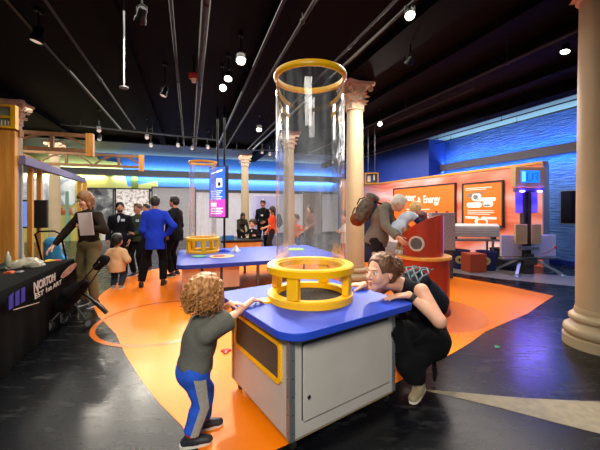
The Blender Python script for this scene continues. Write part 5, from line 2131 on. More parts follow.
        tm = look.get('topmat') or mat_cloth(tc_, col2=look.get('top2'), vscale=look.get('tvs', 60), stretch=look.get('tst'))
        top = obj_np(look.get('topname', 'jacket'), [(v, f)], tm, t)
        if look.get('shirtfront'):
            # shirt and tie showing in the open jacket
            F = Field()
            F.el(che + RT @ V(0, 0.088, 0.03) * ws, V(0.045, 0.045, 0.13) * ws, RT, 0.01)
            v, f = F.mesh(h * 0.8)
            obj_np('shirt', [(v, f)], mat_cloth(look['shirtfront']), t)
        if look.get('badge'):
            bp = che + RT @ V(*look['badge']) * ws
            MB().box(tuple(bp), (0.075 * ws, 0.012 * ws, 0.05 * ws)).build('name_badge', mat('badge_white', '#cfe6ea', 0.5), t)
        if look.get('tiein'):
            pass
    # --- trousers / skirt
    pc = look.get('pants')
    if pc:
        F = Field()
        e = look.get('pe', 0.014) * ws / max(0.6, P_['ws'])
        F.el(pel, (0.160 * ws + e, 0.118 * ws + e, 0.12 * ws + e), RP, 0.05 * ws)
        F.el(pel + RP @ V(0, -0.04, -0.05) * ws, (0.13 * ws + e, 0.085 * ws + e, 0.09 * ws + e), RP, 0.05 * ws)
        up_ = look.get('plen', 1.95)
        leg(F, hpL, knL, anL, e, up_, look.get('flare', 0.006) * sc)
        leg(F, hpR, knR, anR, e, up_, look.get('flare', 0.006) * sc)
        v, f = F.mesh(h * 0.9, cuts=[(pel + upP * 0.13 * ws, upP, 0)], wr=look.get('pwr', 0.0035) * sc, wf=24 / sc, seed=look.get('seed', 1) + 3)
        obj_np(look.get('pantsname', 'trousers'), [(v, f)], look.get('pantsmat') or mat_cloth(pc, col2=look.get('pants2')), t)
    # --- shoes
    scol = look.get('shoes', '#141414')
    for (an, yw, tip, kn) in ((anL, P_['yL'], P_['tL'], knL), (anR, P_['yR'], P_['tR'], knR)):
        Rf = eul(yw, tip, 0)
        F = Field()
        q = ls

        def T(x, y, z):
            return an + Rf @ (V(x, y, z) * q)
        F.rc(T(0, -0.045, -0.045), T(0, 0.02, -0.045), 0.036 * q, 0.040 * q, 0.02 * q)
        F.rc(T(0, 0.02, -0.048), T(0.0, 0.135, -0.056), 0.040 * q, 0.030 * q, 0.02 * q)
        F.rc(T(0, 0.06, -0.055), T(0.006, 0.125, -0.058), 0.040 * q, 0.034 * q, 0.02 * q)
        F.rc(T(0, -0.01, -0.02), T(0, -0.01, 0.015), 0.040 * q, 0.038 * q, 0.02 * q, cap=True)
        nd = Rf @ V(0, 0, -1)
        v, f = F.mesh(min(h, 0.008), cuts=[(T(0, 0, -0.0695), nd, 0)])
        so = obj_np('shoe', [(v, f)], look.get('shoemat') or mat('shoe_' + scol.strip('#'), scol, 0.5, bump=0.1), t)
        # sole
        outl = [(0.036, -0.06), (0.042, 0.02), (0.043, 0.09), (0.036, 0.14), (0.018, 0.166), (-0.012, 0.166), (-0.032, 0.14), (-0.040, 0.09), (-0.038, 0.02), (-0.034, -0.06), (-0.018, -0.084), (0.018, -0.084)]
        mb = MB()
        n_ = len(outl)
        vv = [T(x * 1.02, y, -0.082) for x, y in outl] + [T(x, y, -0.060) for x, y in outl]
        mb.add([tuple(x) for x in vv], [list(range(n_))[::-1], list(range(n_, 2 * n_))] + [[i, (i + 1) % n_, n_ + (i + 1) % n_, n_ + i] for i in range(n_)])
        mb.build('sole', mat('sole_' + look.get('sole', '#d8d4cc').strip('#'), look.get('sole', '#d8d4cc'), 0.6), so)
        if look.get('laces'):
            mb = MB()
            for i in range(4):
                yy_ = 0.03 + i * 0.022
                mb.tube([Vector(T(-0.022, yy_, -0.014 - i * 0.006)), Vector(T(0, yy_ + 0.004, -0.006 - i * 0.007)), Vector(T(0.022, yy_, -0.014 - i * 0.006))], 0.0035 * q, 5)
            mb.build('laces', mat('lace_' + look['laces'].strip('#'), look['laces'], 0.7), so, smooth=True)
    return t, dict(pel=pel, che=che, nek=nek, hed=hed, shL=shL, shR=shR, elL=elL, elR=elR, wrL=wrL, wrR=wrR, knL=knL, knR=knR, anL=anL, anR=anR, hpL=hpL, hpR=hpR, RT=RT, RP=RP, RH=RH, hs=hs, ws=ws, upT=upT, upP=upP)


def to_local(t, p):
    M = Matrix.Translation(t[0]) @ Matrix.Rotation(t[1], 4, 'Z')
    return tuple(M.inverted() @ Vector(p))

# ================================================================== PEOPLE
def loc_of(base, face, p):
    M = Matrix.Translation(Vector((base[0], base[1], 0))) @ Matrix.Rotation(math.radians(face - 90), 4, 'Z')
    return tuple(M.inverted() @ Vector(p))


# ---- the toddler (near left)
tb, tf = (-0.68, 2.09), 31
TL = lambda p: loc_of(tb, tf, p)
hR = Vector(G(262, 301, 0.80)) + Vector((0, 0, 0.0))
hL = G(237, 305, 0.80)
pad = G(268, 301.5, HT)
dirR = Vector(TL((pad.x + 0.02, pad.y + 0.01, 0.79))) - Vector(TL((pad.x - 0.06, pad.y - 0.045, 0.812)))
wR = TL((pad.x - 0.075, pad.y - 0.055, 0.825))
wL = TL((-0.50, 2.26, 0.815))


def mat_trackpants():
    m = mat_cloth('#2a50b8', 0.7, bump=0.15)
    return m


kidpose = dict(pelvis=(0, -0.02, 0.455), chest=(0, 0.015, 0.625), neck=(0, 0.045, 0.750), head=(0, 0.065, 0.893), hs=1.2, hyaw=0.38, hpitch=-0.08, ws=0.72, sw=0.108,
               hR=wR, hL=wL, eR=(0.5, -0.3, -0.7), eL=(-0.6, -0.4, -0.5), nR=(0, 0.1, -1), nL=(0, 0.1, -1), dR=tuple(dirR), dL=(0.5, 0.9, 0.0), cR=0.22, cL=0.25, ua=0.225, fa=0.215,
               fL=(-0.03, 0.045, 0.067), fR=(0.085, -0.06, 0.067), yL=-0.15, yR=-0.25, kL=(0, 1, 0), kR=(0, 1, 0), th=0.192, sh=0.192, ls=0.80)
t, J = person('toddler with curly reddish blond hair in grey tee and blue track pants by the table', tb, tf, 1.0, None, kidpose,
              dict(hair='#7c4620', hair2='#c48c4c', style='curly', n=230, curls=900, seed=4, skin='light', top='#5c5c55', te=0.029, hem=0.0, sleeve=0.78, se=1.1, topname='t_shirt', wr=0.003, wf=30, collar=False,
                   pants='#2a55c0', pe=0.019, plen=1.93, pwr=0.004, shoes='#23242a', sole='#cfcabd', laces='#8a8a88'), h=0.0075, hh=0.0045, kid=True)
# grey side stripes on the trousers, red cuffs, red waistband
stm = mat_cloth('#9a968c')


def side_strip(hp, kn, an, sx, nm='side_stripe'):
    mb = MB()
    pts_ = []
    ws = J['ws']
    up = V(0, 0, 1)
    out = J['RP'][:, 0] * sx
    seq = []
    for i in range(9):
        s_ = i / 8
        if s_ < 0.5:
            c = hp + (kn - hp) * (s_ * 2)
            r = (0.088 + (0.056 - 0.088) * s_ * 2) * ws + 0.027
        else:
            c = kn + (an - kn) * ((s_ - 0.5) * 2 * 0.9)
            r = (0.056 + (0.042 - 0.056) * (s_ - 0.5) * 2) * ws + 0.027
        seq.append((c, r))
    vv, ff = [], []
    fw = J['RP'][:, 1]
    for c, r in seq:
        for a in (-0.42, -0.2, 0.0, 0.2, 0.42):
            for rr in (r - 0.010, r + 0.0045):
                vv.append(tuple(c + (out * math.cos(a) + fw * math.sin(a)) * rr))
    for i in range(len(seq) - 1):
        for j in range(4):
            for k_ in (0, 1):
                a_ = i * 10 + j * 2 + k_
                ff.append([a_, a_ + 2, a_ + 12, a_ + 10])
        for j in (0, 4):
            a_ = i * 10 + j * 2
            ff.append([a_, a_ + 1, a_ + 11, a_ + 10])
    mb.add(vv, ff)
    o_ = mb.build(nm, stm, t, smooth=True, ang=60)
    return o_


side_strip(J['hpR'], J['knR'], J['anR'], 1)
side_strip(J['hpL'], J['knL'], J['anL'], -1)
mred = mat_cloth('#b02a22')
for kn, an in ((J['knL'], J['anL']), (J['knR'], J['anR'])):
    F = Field()
    F.rc(kn + (an - kn) * 0.88, kn + (an - kn) * 1.02, 0.040, 0.038, 0.005, cap=True)
    obj_np('red_cuff', [F.mesh(0.006)], mred, t)
F = Field()
F.el(J['pel'], (0.1415, 0.110, 0.115), J['RP'], 0.01)
obj_np('red_waistband', [F.mesh(0.006, cuts=[(J['pel'] + V(0, 0, -0.030), (0, 0, -1), 0), (J['pel'] + V(0, 0, 0.005), (0, 0, 1), 0)])], mred, t)

# ---- the woman crouching (near right)
wb, wf_ = (1.02, 2.76), 186
WL = lambda p: loc_of(wb, wf_, p)
sc = 1.18
hd = P(380.5, 273.0, 2.60)
wrist = P(409, 300.5, 2.48)
wrist.z = 0.815
other = Vector(G(361, 289.5, 0.80))


def W1(p):
    return tuple(c / sc for c in WL(p))


shoeL = G(419, 386, 0.10)
pw = dict(pelvis=W1((1.10, 2.80, 0.40)), chest=W1((1.00, 2.77, 0.68)), neck=W1((0.87, 2.72, 0.862)), head=W1((hd.x, hd.y, hd.z)), hyaw=0.42, hpitch=0.05, hs=1.06, ua=0.225, fa=0.235, ws=0.96, sw=0.165, sd=0.05, ak=1.18, yaw=0.35,
          hL=W1(wrist), eL=(-0.6, -0.9, -0.8), dL=tuple(Vector(WL((0.74, 2.50, 0.80))) - Vector(WL((wrist.x, wrist.y, 0.815)))), nL=(0, 0, -1), cL=0.16,
          hR=W1((other.x + 0.05, other.y + 0.12, 0.81)), eR=(0.6, -0.5, -0.5), dR=(0.1, 1, 0), nR=(0, 0, -1), cR=0.2,
          fL=W1((shoeL.x, shoeL.y, 0.12)), fR=W1((0.93, 2.98, 0.12)), kL=(-0.25, 0.9, 0.5), kR=(0.2, 1, 0.6), yL=0.75, yR=-0.1, tL=-0.12, ls=0.8, th=0.40, sh=0.40)
t, J = person('crouching woman in a black sleeveless dress with curly pinned hair, peering over the blue table', wb, wf_, sc, None, pw,
              dict(hair='#43271a', hair2='#7c5230', style='bun', curls=500, seed=7, skin='fair', fem=True, mouth=True, top='#15151b', te=0.008, hem=0.10, sleeve=0.0, topname='dress_top', collar=False, wr=0.003,
                   pants='#0d0d10', pe=0.03, plen=1.35, flare=0.03, pantsname='skirt', shoes='#8a7e60', sole='#d8d0be', laces='#e6dfd0'), h=0.009, hh=0.0052)
# wrist band
w0, e0 = J['wrL'], J['elL']
F = Field()
a_ = w0 + (e0 - w0) * 0.10
F.rc(a_, a_ + (e0 - w0) * 0.09, 0.036, 0.037, 0.003, cap=True)
obj_np('wrist_band', [F.mesh(0.005)], M_rubber, t)
# skirt mass hanging between the knees
F = Field()
F.rc(J['hpL'], J['knL'], 0.13, 0.080, 0.05)
F.rc(J['hpR'], J['knR'], 0.13, 0.08, 0.05)
F.rc(J['hpL'] + V(0, 0, -0.02), J['knL'] * 0.35 + J['anL'] * 0.65, 0.13, 0.085, 0.06)
F.rc(J['knL'], J['knL'] * 0.15 + J['anL'] * 0.85, 0.085, 0.085, 0.06)
F.rc(J['knR'], J['knR'] * 0.2 + J['anR'] * 0.8, 0.10, 0.08, 0.06)
F.rc(J['pel'], J['che'], 0.19, 0.15, 0.06)
F.el(J['pel'] + V(0, -0.02, -0.06), (0.22, 0.18, 0.17), None, 0.06)
F.rc(J['knL'], J['knR'], 0.09, 0.09, 0.05)
obj_np('skirt_drape', [F.mesh(0.012, cuts=[((0, 0, 0.135), (0, 0, -1), 0)], wr=0.006, wf=18, seed=2)], mat_cloth('#0d0d10'), t)
# backpack on her back (a thing of its own)
wm = Matrix.Translation(Vector((wb[0], wb[1], 0))) @ Matrix.Rotation(math.radians(wf_ - 90), 4, 'Z')
bp = empty('backpack', wm @ Vector(J['che'] + J['RT'] @ V(0.02, -0.17, -0.06)), math.radians(wf_ - 90), 'dark backpack with light blue and white mesh cords, worn by the crouching woman', 'backpack')
Rb = J['RT']
F = Field()
F.el(Rb @ V(0, 0, -0.03), (0.16, 0.10, 0.24), Rb, 0.02)
F.el(Rb @ V(0, -0.06, -0.10), (0.12, 0.07, 0.13), Rb, 0.03)
F.el(Rb @ V(0, 0.01, 0.17), (0.13, 0.09, 0.07), Rb, 0.03)
obj_np('pack_bag', [F.mesh(0.009, wr=0.004, wf=28)], mat_cloth('#1a1d28'), bp)
mb = MB()
rnd = random.Random(3)
for i in range(9):
    pts_ = []
    x0 = -0.13 + 0.26 * i / 8
    for k in range(10):
        q = k / 9
        p = Rb @ V(x0 + 0.03 * math.sin(q * 9 + i * 2), 0.09 - 0.20 * q, 0.20 + 0.045 * math.sin(PI * q) + rnd.uniform(-0.006, 0.006))
        pts_.append(Vector(p))
    mb.tube(pts_, 0.0065, 6)
mb.build('cord', mat('pale_blue_cord', '#1d3a50', 0.6, col2='#66757a', vscale=14), bp, smooth=True)
for sx in (-1, 1):
    pts_ = [Rb @ V(sx * 0.09, 0.06, 0.17), Rb @ V(sx * 0.10, 0.16, 0.17), Rb @ V(sx * 0.10, 0.22, 0.10)]
    MB().tube([Vector(p) for p in pts_], 0.016, 8).build('shoulder_strap', mat_cloth('#22242e'), bp, smooth=True)
# dangling strap
pa = wm.inverted() @ P(433, 322, 2.72)
pz = wm.inverted() @ P(435.5, 381, 2.66)
base = bp.location
inv = (Matrix.Translation(bp.location) @ Matrix.Rotation(math.radians(wf_ - 90), 4, 'Z')).inverted()
pts_ = [inv @ P(426, 312, 2.85), inv @ P(432, 330, 2.72), inv @ P(433, 350, 2.68), inv @ P(435, 372, 2.68), inv @ P(434.5, 381, 2.68)]
MB().tube(pts_, [0.014, 0.016, 0.015, 0.022, 0.012], 6).build('loose_strap', mat_cloth('#101014'), bp, smooth=True)
bp['label'] = 'dark backpack with pale blue cords on the crouching woman\'s back'

# ---- people at the back left
GRPL = None
D_ = 4.85
t, J = person('standing person with shoulder length hair, glasses and a dark jacket, beside the black cloth table', (-3.24, D_), 258, 1.0, None,
              dict(pelvis=(0, 0, 0.95), chest=(0, 0.02, 1.28), neck=(0, 0.01, 1.45), head=(0.03, 0.06, 1.62), hpitch=-0.28, hyaw=-0.22, hR=(0.40, 0.24, 0.93), eR=(0.7, -0.6, -0.1), hL=(-0.16, 0.24, 1.22), eL=(-0.9, -0.2, -0.6),
                   dL=(1, 0.2, 0.1), nL=(0, -1, 0), dR=(0.3, 0.6, -0.6), nR=(0, 0, -1)),
              dict(hair='#6a4526', hair2='#8a6038', style='bob', len=0.13, glasses=True, seed=2, top='#2a211a', top2='#15110e', tvs=12, te=0.018, hem=0.05, sleeve=1.9, topname='jacket', pants='#6a6446', shoes='#202022', sole='#d0ccc4', fem=False))
pm = Matrix.Translation(Vector((-3.24, D_, 0))) @ Matrix.Rotation(math.radians(258 - 90), 4, 'Z')
o_ = MB().box((0, 0, 0), (0.24, 0.006, 0.33), rot=Euler((-0.08, 0.06, 0.0))).build('paper_sheet', mat('paper_white', '#f2e6e2', 0.7), None, loc=pm @ Vector((-0.22, 0.275, 1.27)), rz=math.radians(258 - 90))
tag(o_, 'white paper sheet held against the chest of the person in the dark jacket', 'paper')
# pose helpers: (x px, depth) -> ground position


def gp(x, d):
    return ((x - 300) / FPX * d, d)


person('small child with black hair in a tan jacket and jeans, seen from behind', gp(117, 5.85), 95, 1.02, None,
       dict(hR=(0.16, 0.10, 0.50), hL=(-0.17, 0.10, 0.52), ws=0.70),
       dict(hair='#0c0b0d', style='short', seed=3, skin='tan', top='#d2aa80', te=0.036, hem=0.16, hood=True, sleeve=1.95, pants='#2c3648', pe=0.012, shoes='#8a8684', sole='#c9c4bc'), h=0.010, kid=True)
person('bearded man in a dark suit jacket with a name badge, facing the viewer', gp(120, 6.7), 285, 0.945, 'group of visitors talking at the back left',
       dict(hR=(0.22, 0.10, 0.86), hL=(-0.22, 0.10, 0.86), hyaw=0.35),
       dict(hair='#1c1410', style='short', beard=True, seed=4, skin='tan', top='#12131a', te=0.020, hem=0.18, shirtfront='#aeb8cc', badge=(-0.09, 0.125, 0.05), pants='#14151a'))
person('smiling person in a dark green sweater with a pale badge, beside the map', gp(138, 6.95), 262, 0.93, 'group of visitors talking at the back left',
       dict(hR=(0.20, 0.12, 0.84), hL=(-0.05, 0.22, 1.02), eL=(-1, -0.4, -0.3)),
       dict(hair='#5a4030', style='short', seed=5, skin='tan', top='#35402e', te=0.016, badge=(-0.07, 0.128, 0.05), pants='#101114'))
person('dark haired person mostly hidden behind the blue jacket', gp(146.5, 7.6), 262, 0.93, 'group of visitors talking at the back left', None,
       dict(hair='#1a1412', style='short', seed=6, skin='tan', top='#20222a', pants='#15161a'))
person('man in a bright blue jacket and black trousers, seen from behind', gp(155, 6.05), 108, 1.0, 'group of visitors talking at the back left',
       dict(fL=(-0.24, 0.0, 0.085), fR=(0.14, 0.06, 0.085), hR=(0.22, 0.05, 0.98), eR=(0.9, -0.8, -0.2), hL=(-0.18, 0.16, 0.90), eL=(-0.35, -1, -0.2), chest=(0, 0.02, 1.27), neck=(0, 0.02, 1.44), head=(0, 0.05, 1.61)),
       dict(hair='#1e1a18', style='short', seed=7, skin='tan', top='#1c37b4', te=0.027, hem=0.22, pants='#0d0e12', pe=0.022, shoes='#101010', sole='#2a2826'))
person('man with dark hair in a black jacket facing left, right of the blue jacket', gp(174.5, 6.95), 172, 1.02, 'group of visitors talking at the back left',
       dict(hR=(0.10, 0.18, 0.98), hL=(-0.24, 0.02, 0.90), eL=(-1, -0.5, 0), eR=(0.7, -0.6, -0.3)),
       dict(hair='#17120f', style='short', seed=8, skin='tan', top='#0f1013', te=0.030, hem=0.16, pants='#121319', pe=0.018))

# ---- family in the middle distance
person('long black haired person in a plaid shirt leaning at the orange counter', gp(241, 10.8), 300, 0.80, None,
       dict(chest=(0, 0.10, 1.24), neck=(0, 0.16, 1.40), head=(0, 0.24, 1.55), hpitch=-0.5, hR=(0.15, 0.45, 0.95), hL=(-0.2, 0.4, 0.95)),
       dict(hair='#0a0a0d', style='long', len=0.34, seed=9, skin='tan', fem=True, top='#4a463c', top2='#14140f', tvs=14, te=0.02, pants='#16171c'), h=0.016, hh=0.010)
person('curly haired child in a black top with white collar at the counter end', gp(252.5, 10.15), 260, 1.14, None,
       dict(hR=(0.14, 0.16, 0.55), hL=(-0.14, 0.16, 0.55)),
       dict(hair='#3a2416', style='curly', n=90, seed=10, skin='fair', top='#17181c', pants='#1c1d22', shirtfront='#d8d4d0'), h=0.013, hh=0.009, kid=True)
person('tall man in black standing behind the family at the counter', gp(263, 10.7), 262, 1.03, None,
       dict(hpitch=-0.2, hR=(0.2, 0.15, 0.9), hL=(-0.1, 0.2, 1.0)),
       dict(hair='#2a1f18', style='short', seed=11, skin='tan', top='#15161b', te=0.02, pants='#131419', badge=(0.0, 0.13, -0.05)), h=0.016, hh=0.010)
t, J = person('long brown haired person in an orange shirt with a dark pack, left of the tube', gp(272.5, 9.7), 175, 0.90, None,
              dict(hR=(0.15, 0.22, 0.85), hL=(-0.12, 0.28, 0.98), hpitch=-0.15),
              dict(hair='#2c1c12', style='long', len=0.26, seed=12, skin='fair', fem=True, top='#d8502a', te=0.016, sleeve=0.9, topname='t_shirt', pants='#2a2624'), h=0.016, hh=0.010)
p = gp(275.5, 9.75)
o_ = empty('backpack', (p[0], p[1], 1.10), math.radians(85), 'dark backpack worn by the person in the orange shirt', 'backpack')
F = Field()
F.el((0, -0.10, 0), (0.14, 0.09, 0.22), None, 0.02).el((0, -0.17, -0.05), (0.10, 0.05, 0.11), None, 0.03)
obj_np('pack_bag', [F.mesh(0.016)], mat_cloth('#1d1516'), o_)
MB().box((0, -0.225, -0.05), (0.12, 0.01, 0.05)).build('red_patch', M_red, o_)
person('child in an orange top and blue jeans seen through the tall tube', gp(296, 10.9), 250, 1.28, None,
       dict(hR=(0.18, 0.16, 0.50), hL=(-0.18, 0.16, 0.50)),
       dict(hair='#4a2c18', style='short', seed=13, top='#e0642c', pants='#3a5c96', topname='t_shirt', sleeve=0.9), h=0.014, hh=0.010, kid=True)
person('person in brown clothes seen through the right side of the tall tube', gp(310, 10.3), 210, 0.92, None,
       dict(hR=(0.2, 0.2, 0.95), hL=(-0.2, 0.2, 0.95)),
       dict(hair='#3a2418', style='bob', len=0.12, seed=14, top='#7a5648', pants='#40342e'), h=0.016, hh=0.011)
person('brown haired child in a white shirt between the tube and the white column', gp(346.5, 8.6), 200, 1.45, None,
       dict(hR=(0.14, 0.14, 0.60), hL=(-0.14, 0.18, 0.60), hpitch=-0.1),
       dict(hair='#6a3c1e', style='bob', len=0.10, seed=15, top='#d8d0c4', pants='#b06a30', topname='t_shirt', sleeve=0.9), h=0.014, hh=0.009, kid=True)

# ---- grey jacket visitor with backpack bending to the drum
mb_, mf = (1.27, 5.08), -20
ML = lambda p: loc_of(mb_, mf, p)
hand = Vector((1.80 - 0.22, 4.62 - 0.06, 0)) 
q = P(401, 242, 4.50)
t, J = person('white haired person in a grey jacket bending towards the red drum', mb_, mf, 1.06, None,
              dict(pelvis=(0, -0.03, 0.96), chest=(0, 0.04, 1.28), neck=(0, 0.13, 1.45), head=(0, 0.29, 1.48), hpitch=-0.6, hR=tuple(c_ / 1.06 for c_ in ML((q.x - 0.04, q.y + 0.02, q.z + 0.06))), eR=(0.5, -0.4, -0.6), dR=(0.1, 0.6, -0.5),
                   hL=(-0.20, 0.45, 1.02), nR=(-1, 0, 0), yaw=-0.1),
              dict(hair='#cfc6bc', hair2='#e8e0d6', style='short', seed=16, skin='fair', top='#746d64', te=0.028, hem=0.10, pants='#22232a', pe=0.02), h=0.011)
pm = Matrix.Translation(Vector((mb_[0], mb_[1], 0))) @ Matrix.Rotation(math.radians(mf - 90), 4, 'Z')
Rb = J['RT']
o_ = empty('backpack', pm @ Vector(J['che'] + Rb @ V(0.02, -0.27, -0.03)), math.radians(mf - 90), 'grey and rust hiking backpack worn by the person in the grey jacket', 'backpack')
F = Field()
F.el(Rb @ V(0, 0, 0.02), (0.17, 0.12, 0.26), Rb, 0.02)
F.el(Rb @ V(0, -0.08, 0.02), (0.13, 0.07, 0.15), Rb, 0.03)
F.el(Rb @ V(0, 0.0, 0.24), (0.14, 0.11, 0.06), Rb, 0.02)
F.el(Rb @ V(0.15, 0, -0.08), (0.05, 0.07, 0.12), Rb, 0.02)
obj_np('pack_bag', [F.mesh(0.010, wr=0.006, wf=30)], mat_cloth('#7a7066', col2='#4a423c', vscale=14), o_)
F = Field()
F.el(Rb @ V(0, -0.05, -0.19), (0.15, 0.12, 0.11), Rb, 0.02)
obj_np('rust_bottom', [F.mesh(0.010, wr=0.004, wf=30)], mat_cloth('#7a4426'), o_)
for sx in (-1, 1):
    for dz in (0.15, -0.02):
        MB().tube([Vector(Rb @ V(sx * 0.12, -0.08, dz + 0.04)), Vector(Rb @ V(sx * 0.10, -0.155, dz - 0.02)), Vector(Rb @ V(sx * 0.09, -0.15, dz - 0.12))], 0.010, 6).build('strap', mat_cloth('#2a2523'), o_, smooth=True)
    MB().tube([Vector(Rb @ V(sx * 0.09, 0.08, 0.20)), Vector(Rb @ V(sx * 0.11, 0.20, 0.22)), Vector(Rb @ V(sx * 0.12, 0.26, 0.12))], 0.018, 6).build('shoulder_strap', mat_cloth('#2a2523'), o_, smooth=True)

# ---- blond child standing on the amber disc, leaning over the drum
kb, kf = (1.50, 4.70), 20
t, J = person('blond child in a pale blue shirt with navy sleeves, leaning over the red drum', kb, kf, 1.0, None,
              dict(pelvis=(0, -0.03, 0.40), chest=(0, 0.09, 0.53), neck=(0, 0.19, 0.59), head=(0, 0.28, 0.665), hpitch=-0.5, hR=(0.10, 0.36, 0.42), hL=(-0.10, 0.38, 0.46), eR=(0.6, 0, -0.5), eL=(-0.6, 0, 0.2), hs=0.85,
                   fL=(-0.055, 0.0, 0.055), fR=(0.06, -0.035, 0.055), ws=0.58, ls=0.6),
              dict(hair='#d8a860', hair2='#f0cf90', style='curly', n=80, seed=17, skin='light', top='#b4bfd2', te=0.02, hem=0.16, sleeve=0.3, topname='t_shirt', collar=False, pants='#a38c66', shoes='#c9c4be'), h=0.008, hh=0.006, kid=True, z0=0.816)
F = Field()
for sh_, el_ in ((J['shL'], J['elL']), (J['shR'], J['elR'])):
    F2 = Field()
    F2.rc(sh_ + (el_ - sh_) * 0.15, sh_ + (el_ - sh_) * 0.85, 0.050, 0.045, 0.01, cap=True)
    obj_np('navy_sleeve', [F2.mesh(0.008)], mat_cloth('#2a3358'), t)
person('brown haired child in a red top behind the red drum', (2.13, 5.45), 235, 1.55, None,
       dict(hR=(0.12, 0.24, 0.78), hL=(-0.12, 0.24, 0.78), chest=(0, 0.04, 0.59), neck=(0, 0.07, 0.70), head=(0, 0.11, 0.83), hpitch=-0.4, hs=0.8, ws=0.5),
       dict(hair='#5a3620', style='short', seed=18, skin='tan', top='#b23a24', pants='#2c3040'), h=0.012, hh=0.008, kid=True)

# ================================================================== BLACK CLOTH TABLE with banner at left
R_ = Vector(G(74, 259, 0.75))
Ldir = -AD       # towards the viewer
Wdir = -BD
TLen, TW = 2.1, 0.80
t = empty('cloth_table', (R_.x, R_.y, 0), math.atan2(Wdir.y, Wdir.x), 'long table under a black cloth printed with white lettering, at the left edge', 'table')
# local: x = Wdir (away to the left), y: rotate 90deg from x
yl = Vector((-Wdir.y, Wdir.x, 0))
sgn = 1 if yl.dot(Ldir) > 0 else -1


def tloc(along, across, z):
    return (across, sgn * along, z)


mb = MB()
nx, ny = 44, 4
# draped cloth: top plus skirt with soft folds
rnd = random.Random(8)
per = []
NP = 150
outl = []
for i in range(NP):
    s_ = i / NP * 2 * (TLen + TW)
    if s_ < TLen:
        p, nrm_ = (0, s_), (-1, 0)
    elif s_ < TLen + TW:
        p, nrm_ = (s_ - TLen, TLen), (0, 1)
    elif s_ < 2 * TLen + TW:
        p, nrm_ = (TW, TLen - (s_ - TLen - TW)), (1, 0)
    else:
        p, nrm_ = (TW - (s_ - 2 * TLen - TW), 0), (0, -1)
    outl.append((p, nrm_, s_))
zs = [0.752, 0.745, 0.60, 0.42, 0.22, 0.006]
vv, ff = [], []
for j, zz in enumerate(zs):
    for (p, nn, s_) in outl:
        k_ = (0.752 - zz)
        off = 0.004 + 0.02 * min(1, k_ * 6) + 0.03 * k_ * (0.6 + 0.5 * math.sin(s_ * 11) + 0.35 * math.sin(s_ * 23 + 1))
        vv.append((p[0] + nn[0] * off * (1 if j else 0.0), sgn * (p[1] + nn[1] * off * (1 if j else 0.0)), zz))
for j in range(len(zs) - 1):
    for i in range(NP):
        i2 = (i + 1) % NP
        ff.append([j * NP + i, j * NP + i2, (j + 1) * NP + i2, (j + 1) * NP + i])
ff.append(list(range(NP)))
mb.add(vv, ff)
M_blackcloth = mat('black_table_cloth', '#050506', 0.9, spec=0.1, bump=0.1, bscale=200)
mb.build('tablecloth', M_blackcloth, t, smooth=True, ang=50)
for (al, ac) in [(0.08, 0.06), (TLen - 0.08, 0.06), (0.08, TW - 0.06), (TLen - 0.08, TW - 0.06)]:
    q = tloc(al, ac, 0)
    MB().cyl((q[0], q[1], 0.001), (q[0], q[1], 0.73), 0.015, n=10).build('leg', M_grey, t)
# banner print on the long side that faces the room (local x = 0, facing -x)
BR = (PI / 2, 0, -PI / 2)
wtx = mat('banner_white', '#b9b4b0', 0.7)
FX = -0.072


def face_quad(mb_, u0, u1, zlo0, zhi0, zlo1, zhi1, x=FX, dx=0.004):
    # u measured from the far corner towards the viewer
    a_ = [(x, sgn * u0, zlo0), (x, sgn * u1, zlo1), (x, sgn * u1, zhi1), (x, sgn * u0, zhi0)]
    b_ = [(x + dx, p[1], p[2]) for p in a_]
    mb_.add(a_ + b_, [(0, 1, 2, 3), (7, 6, 5, 4), (0, 4, 5, 1), (1, 5, 6, 2), (2, 6, 7, 3), (3, 7, 4, 0)])


def face_text(body, u0, u1, z, size, bold=0.0):
    to = text('banner_text', body, size, wtx, (FX, sgn * u0, z), BR, t, extrude=0.003, bold=bold)
    to.scale = ((u0 - u1) / max(v.co.x for v in to.data.vertices), 1, 1)
    return to


face_text('N', 1.46, 1.35, 0.655, 0.165, 0.003)
face_text('ORTON', 1.34, 0.90, 0.665, 0.130, 0.003)
face_text('EST 1st ART', 1.44, 0.70, 0.565, 0.075, 0.001)
mb = MB()
for k in range(3):
    u0 = 1.93 - 0.11 * k
    face_quad(mb, u0, u0 - 0.075, 0.58, 0.70 + 0.01 * k, 0.58, 0.72)
mb.build('banner_logo', mat('banner_blue', '#1a2296', 0.6), t)
mb = MB()
pl = []
for i in range(24):
    a = 2 * PI * i / 24
    u, v_ = 0.30 * math.cos(a), 0.050 * math.sin(a)
    pl.append((u * math.cos(0.12) - v_ * math.sin(0.12), u * math.sin(0.12) + v_ * math.cos(0.12)))
n_ = len(pl)
mb.add([(FX, sgn * (0.42 - p[0]), 0.66 + p[1]) for p in pl] + [(FX + 0.004, sgn * (0.42 - p[0]), 0.66 + p[1]) for p in pl], [list(range(n_)), list(range(n_, 2 * n_))[::-1]] + [[i, (i + 1) % n_, n_ + (i + 1) % n_, n_ + i] for i in range(n_)])
mb.build('banner_swoosh', mat('banner_rust', '#8a4420', 0.6, col2='#a89a90', vscale=9, stretch=(1, 1, 5)), t)
mb = MB()
face_quad(mb, 1.85, 1.32, 0.555, 0.562, 0.475, 0.482)
mb.build('banner_line', wtx, t)

# items on the cloth table
Tm = Matrix.Translation(t.location) @ Matrix.Rotation(t.rotation_euler.z, 4, 'Z')


def on_table(al, ac, z=0.7525):
    return Tm @ Vector((ac, sgn * al, z))


rnd = random.Random(5)
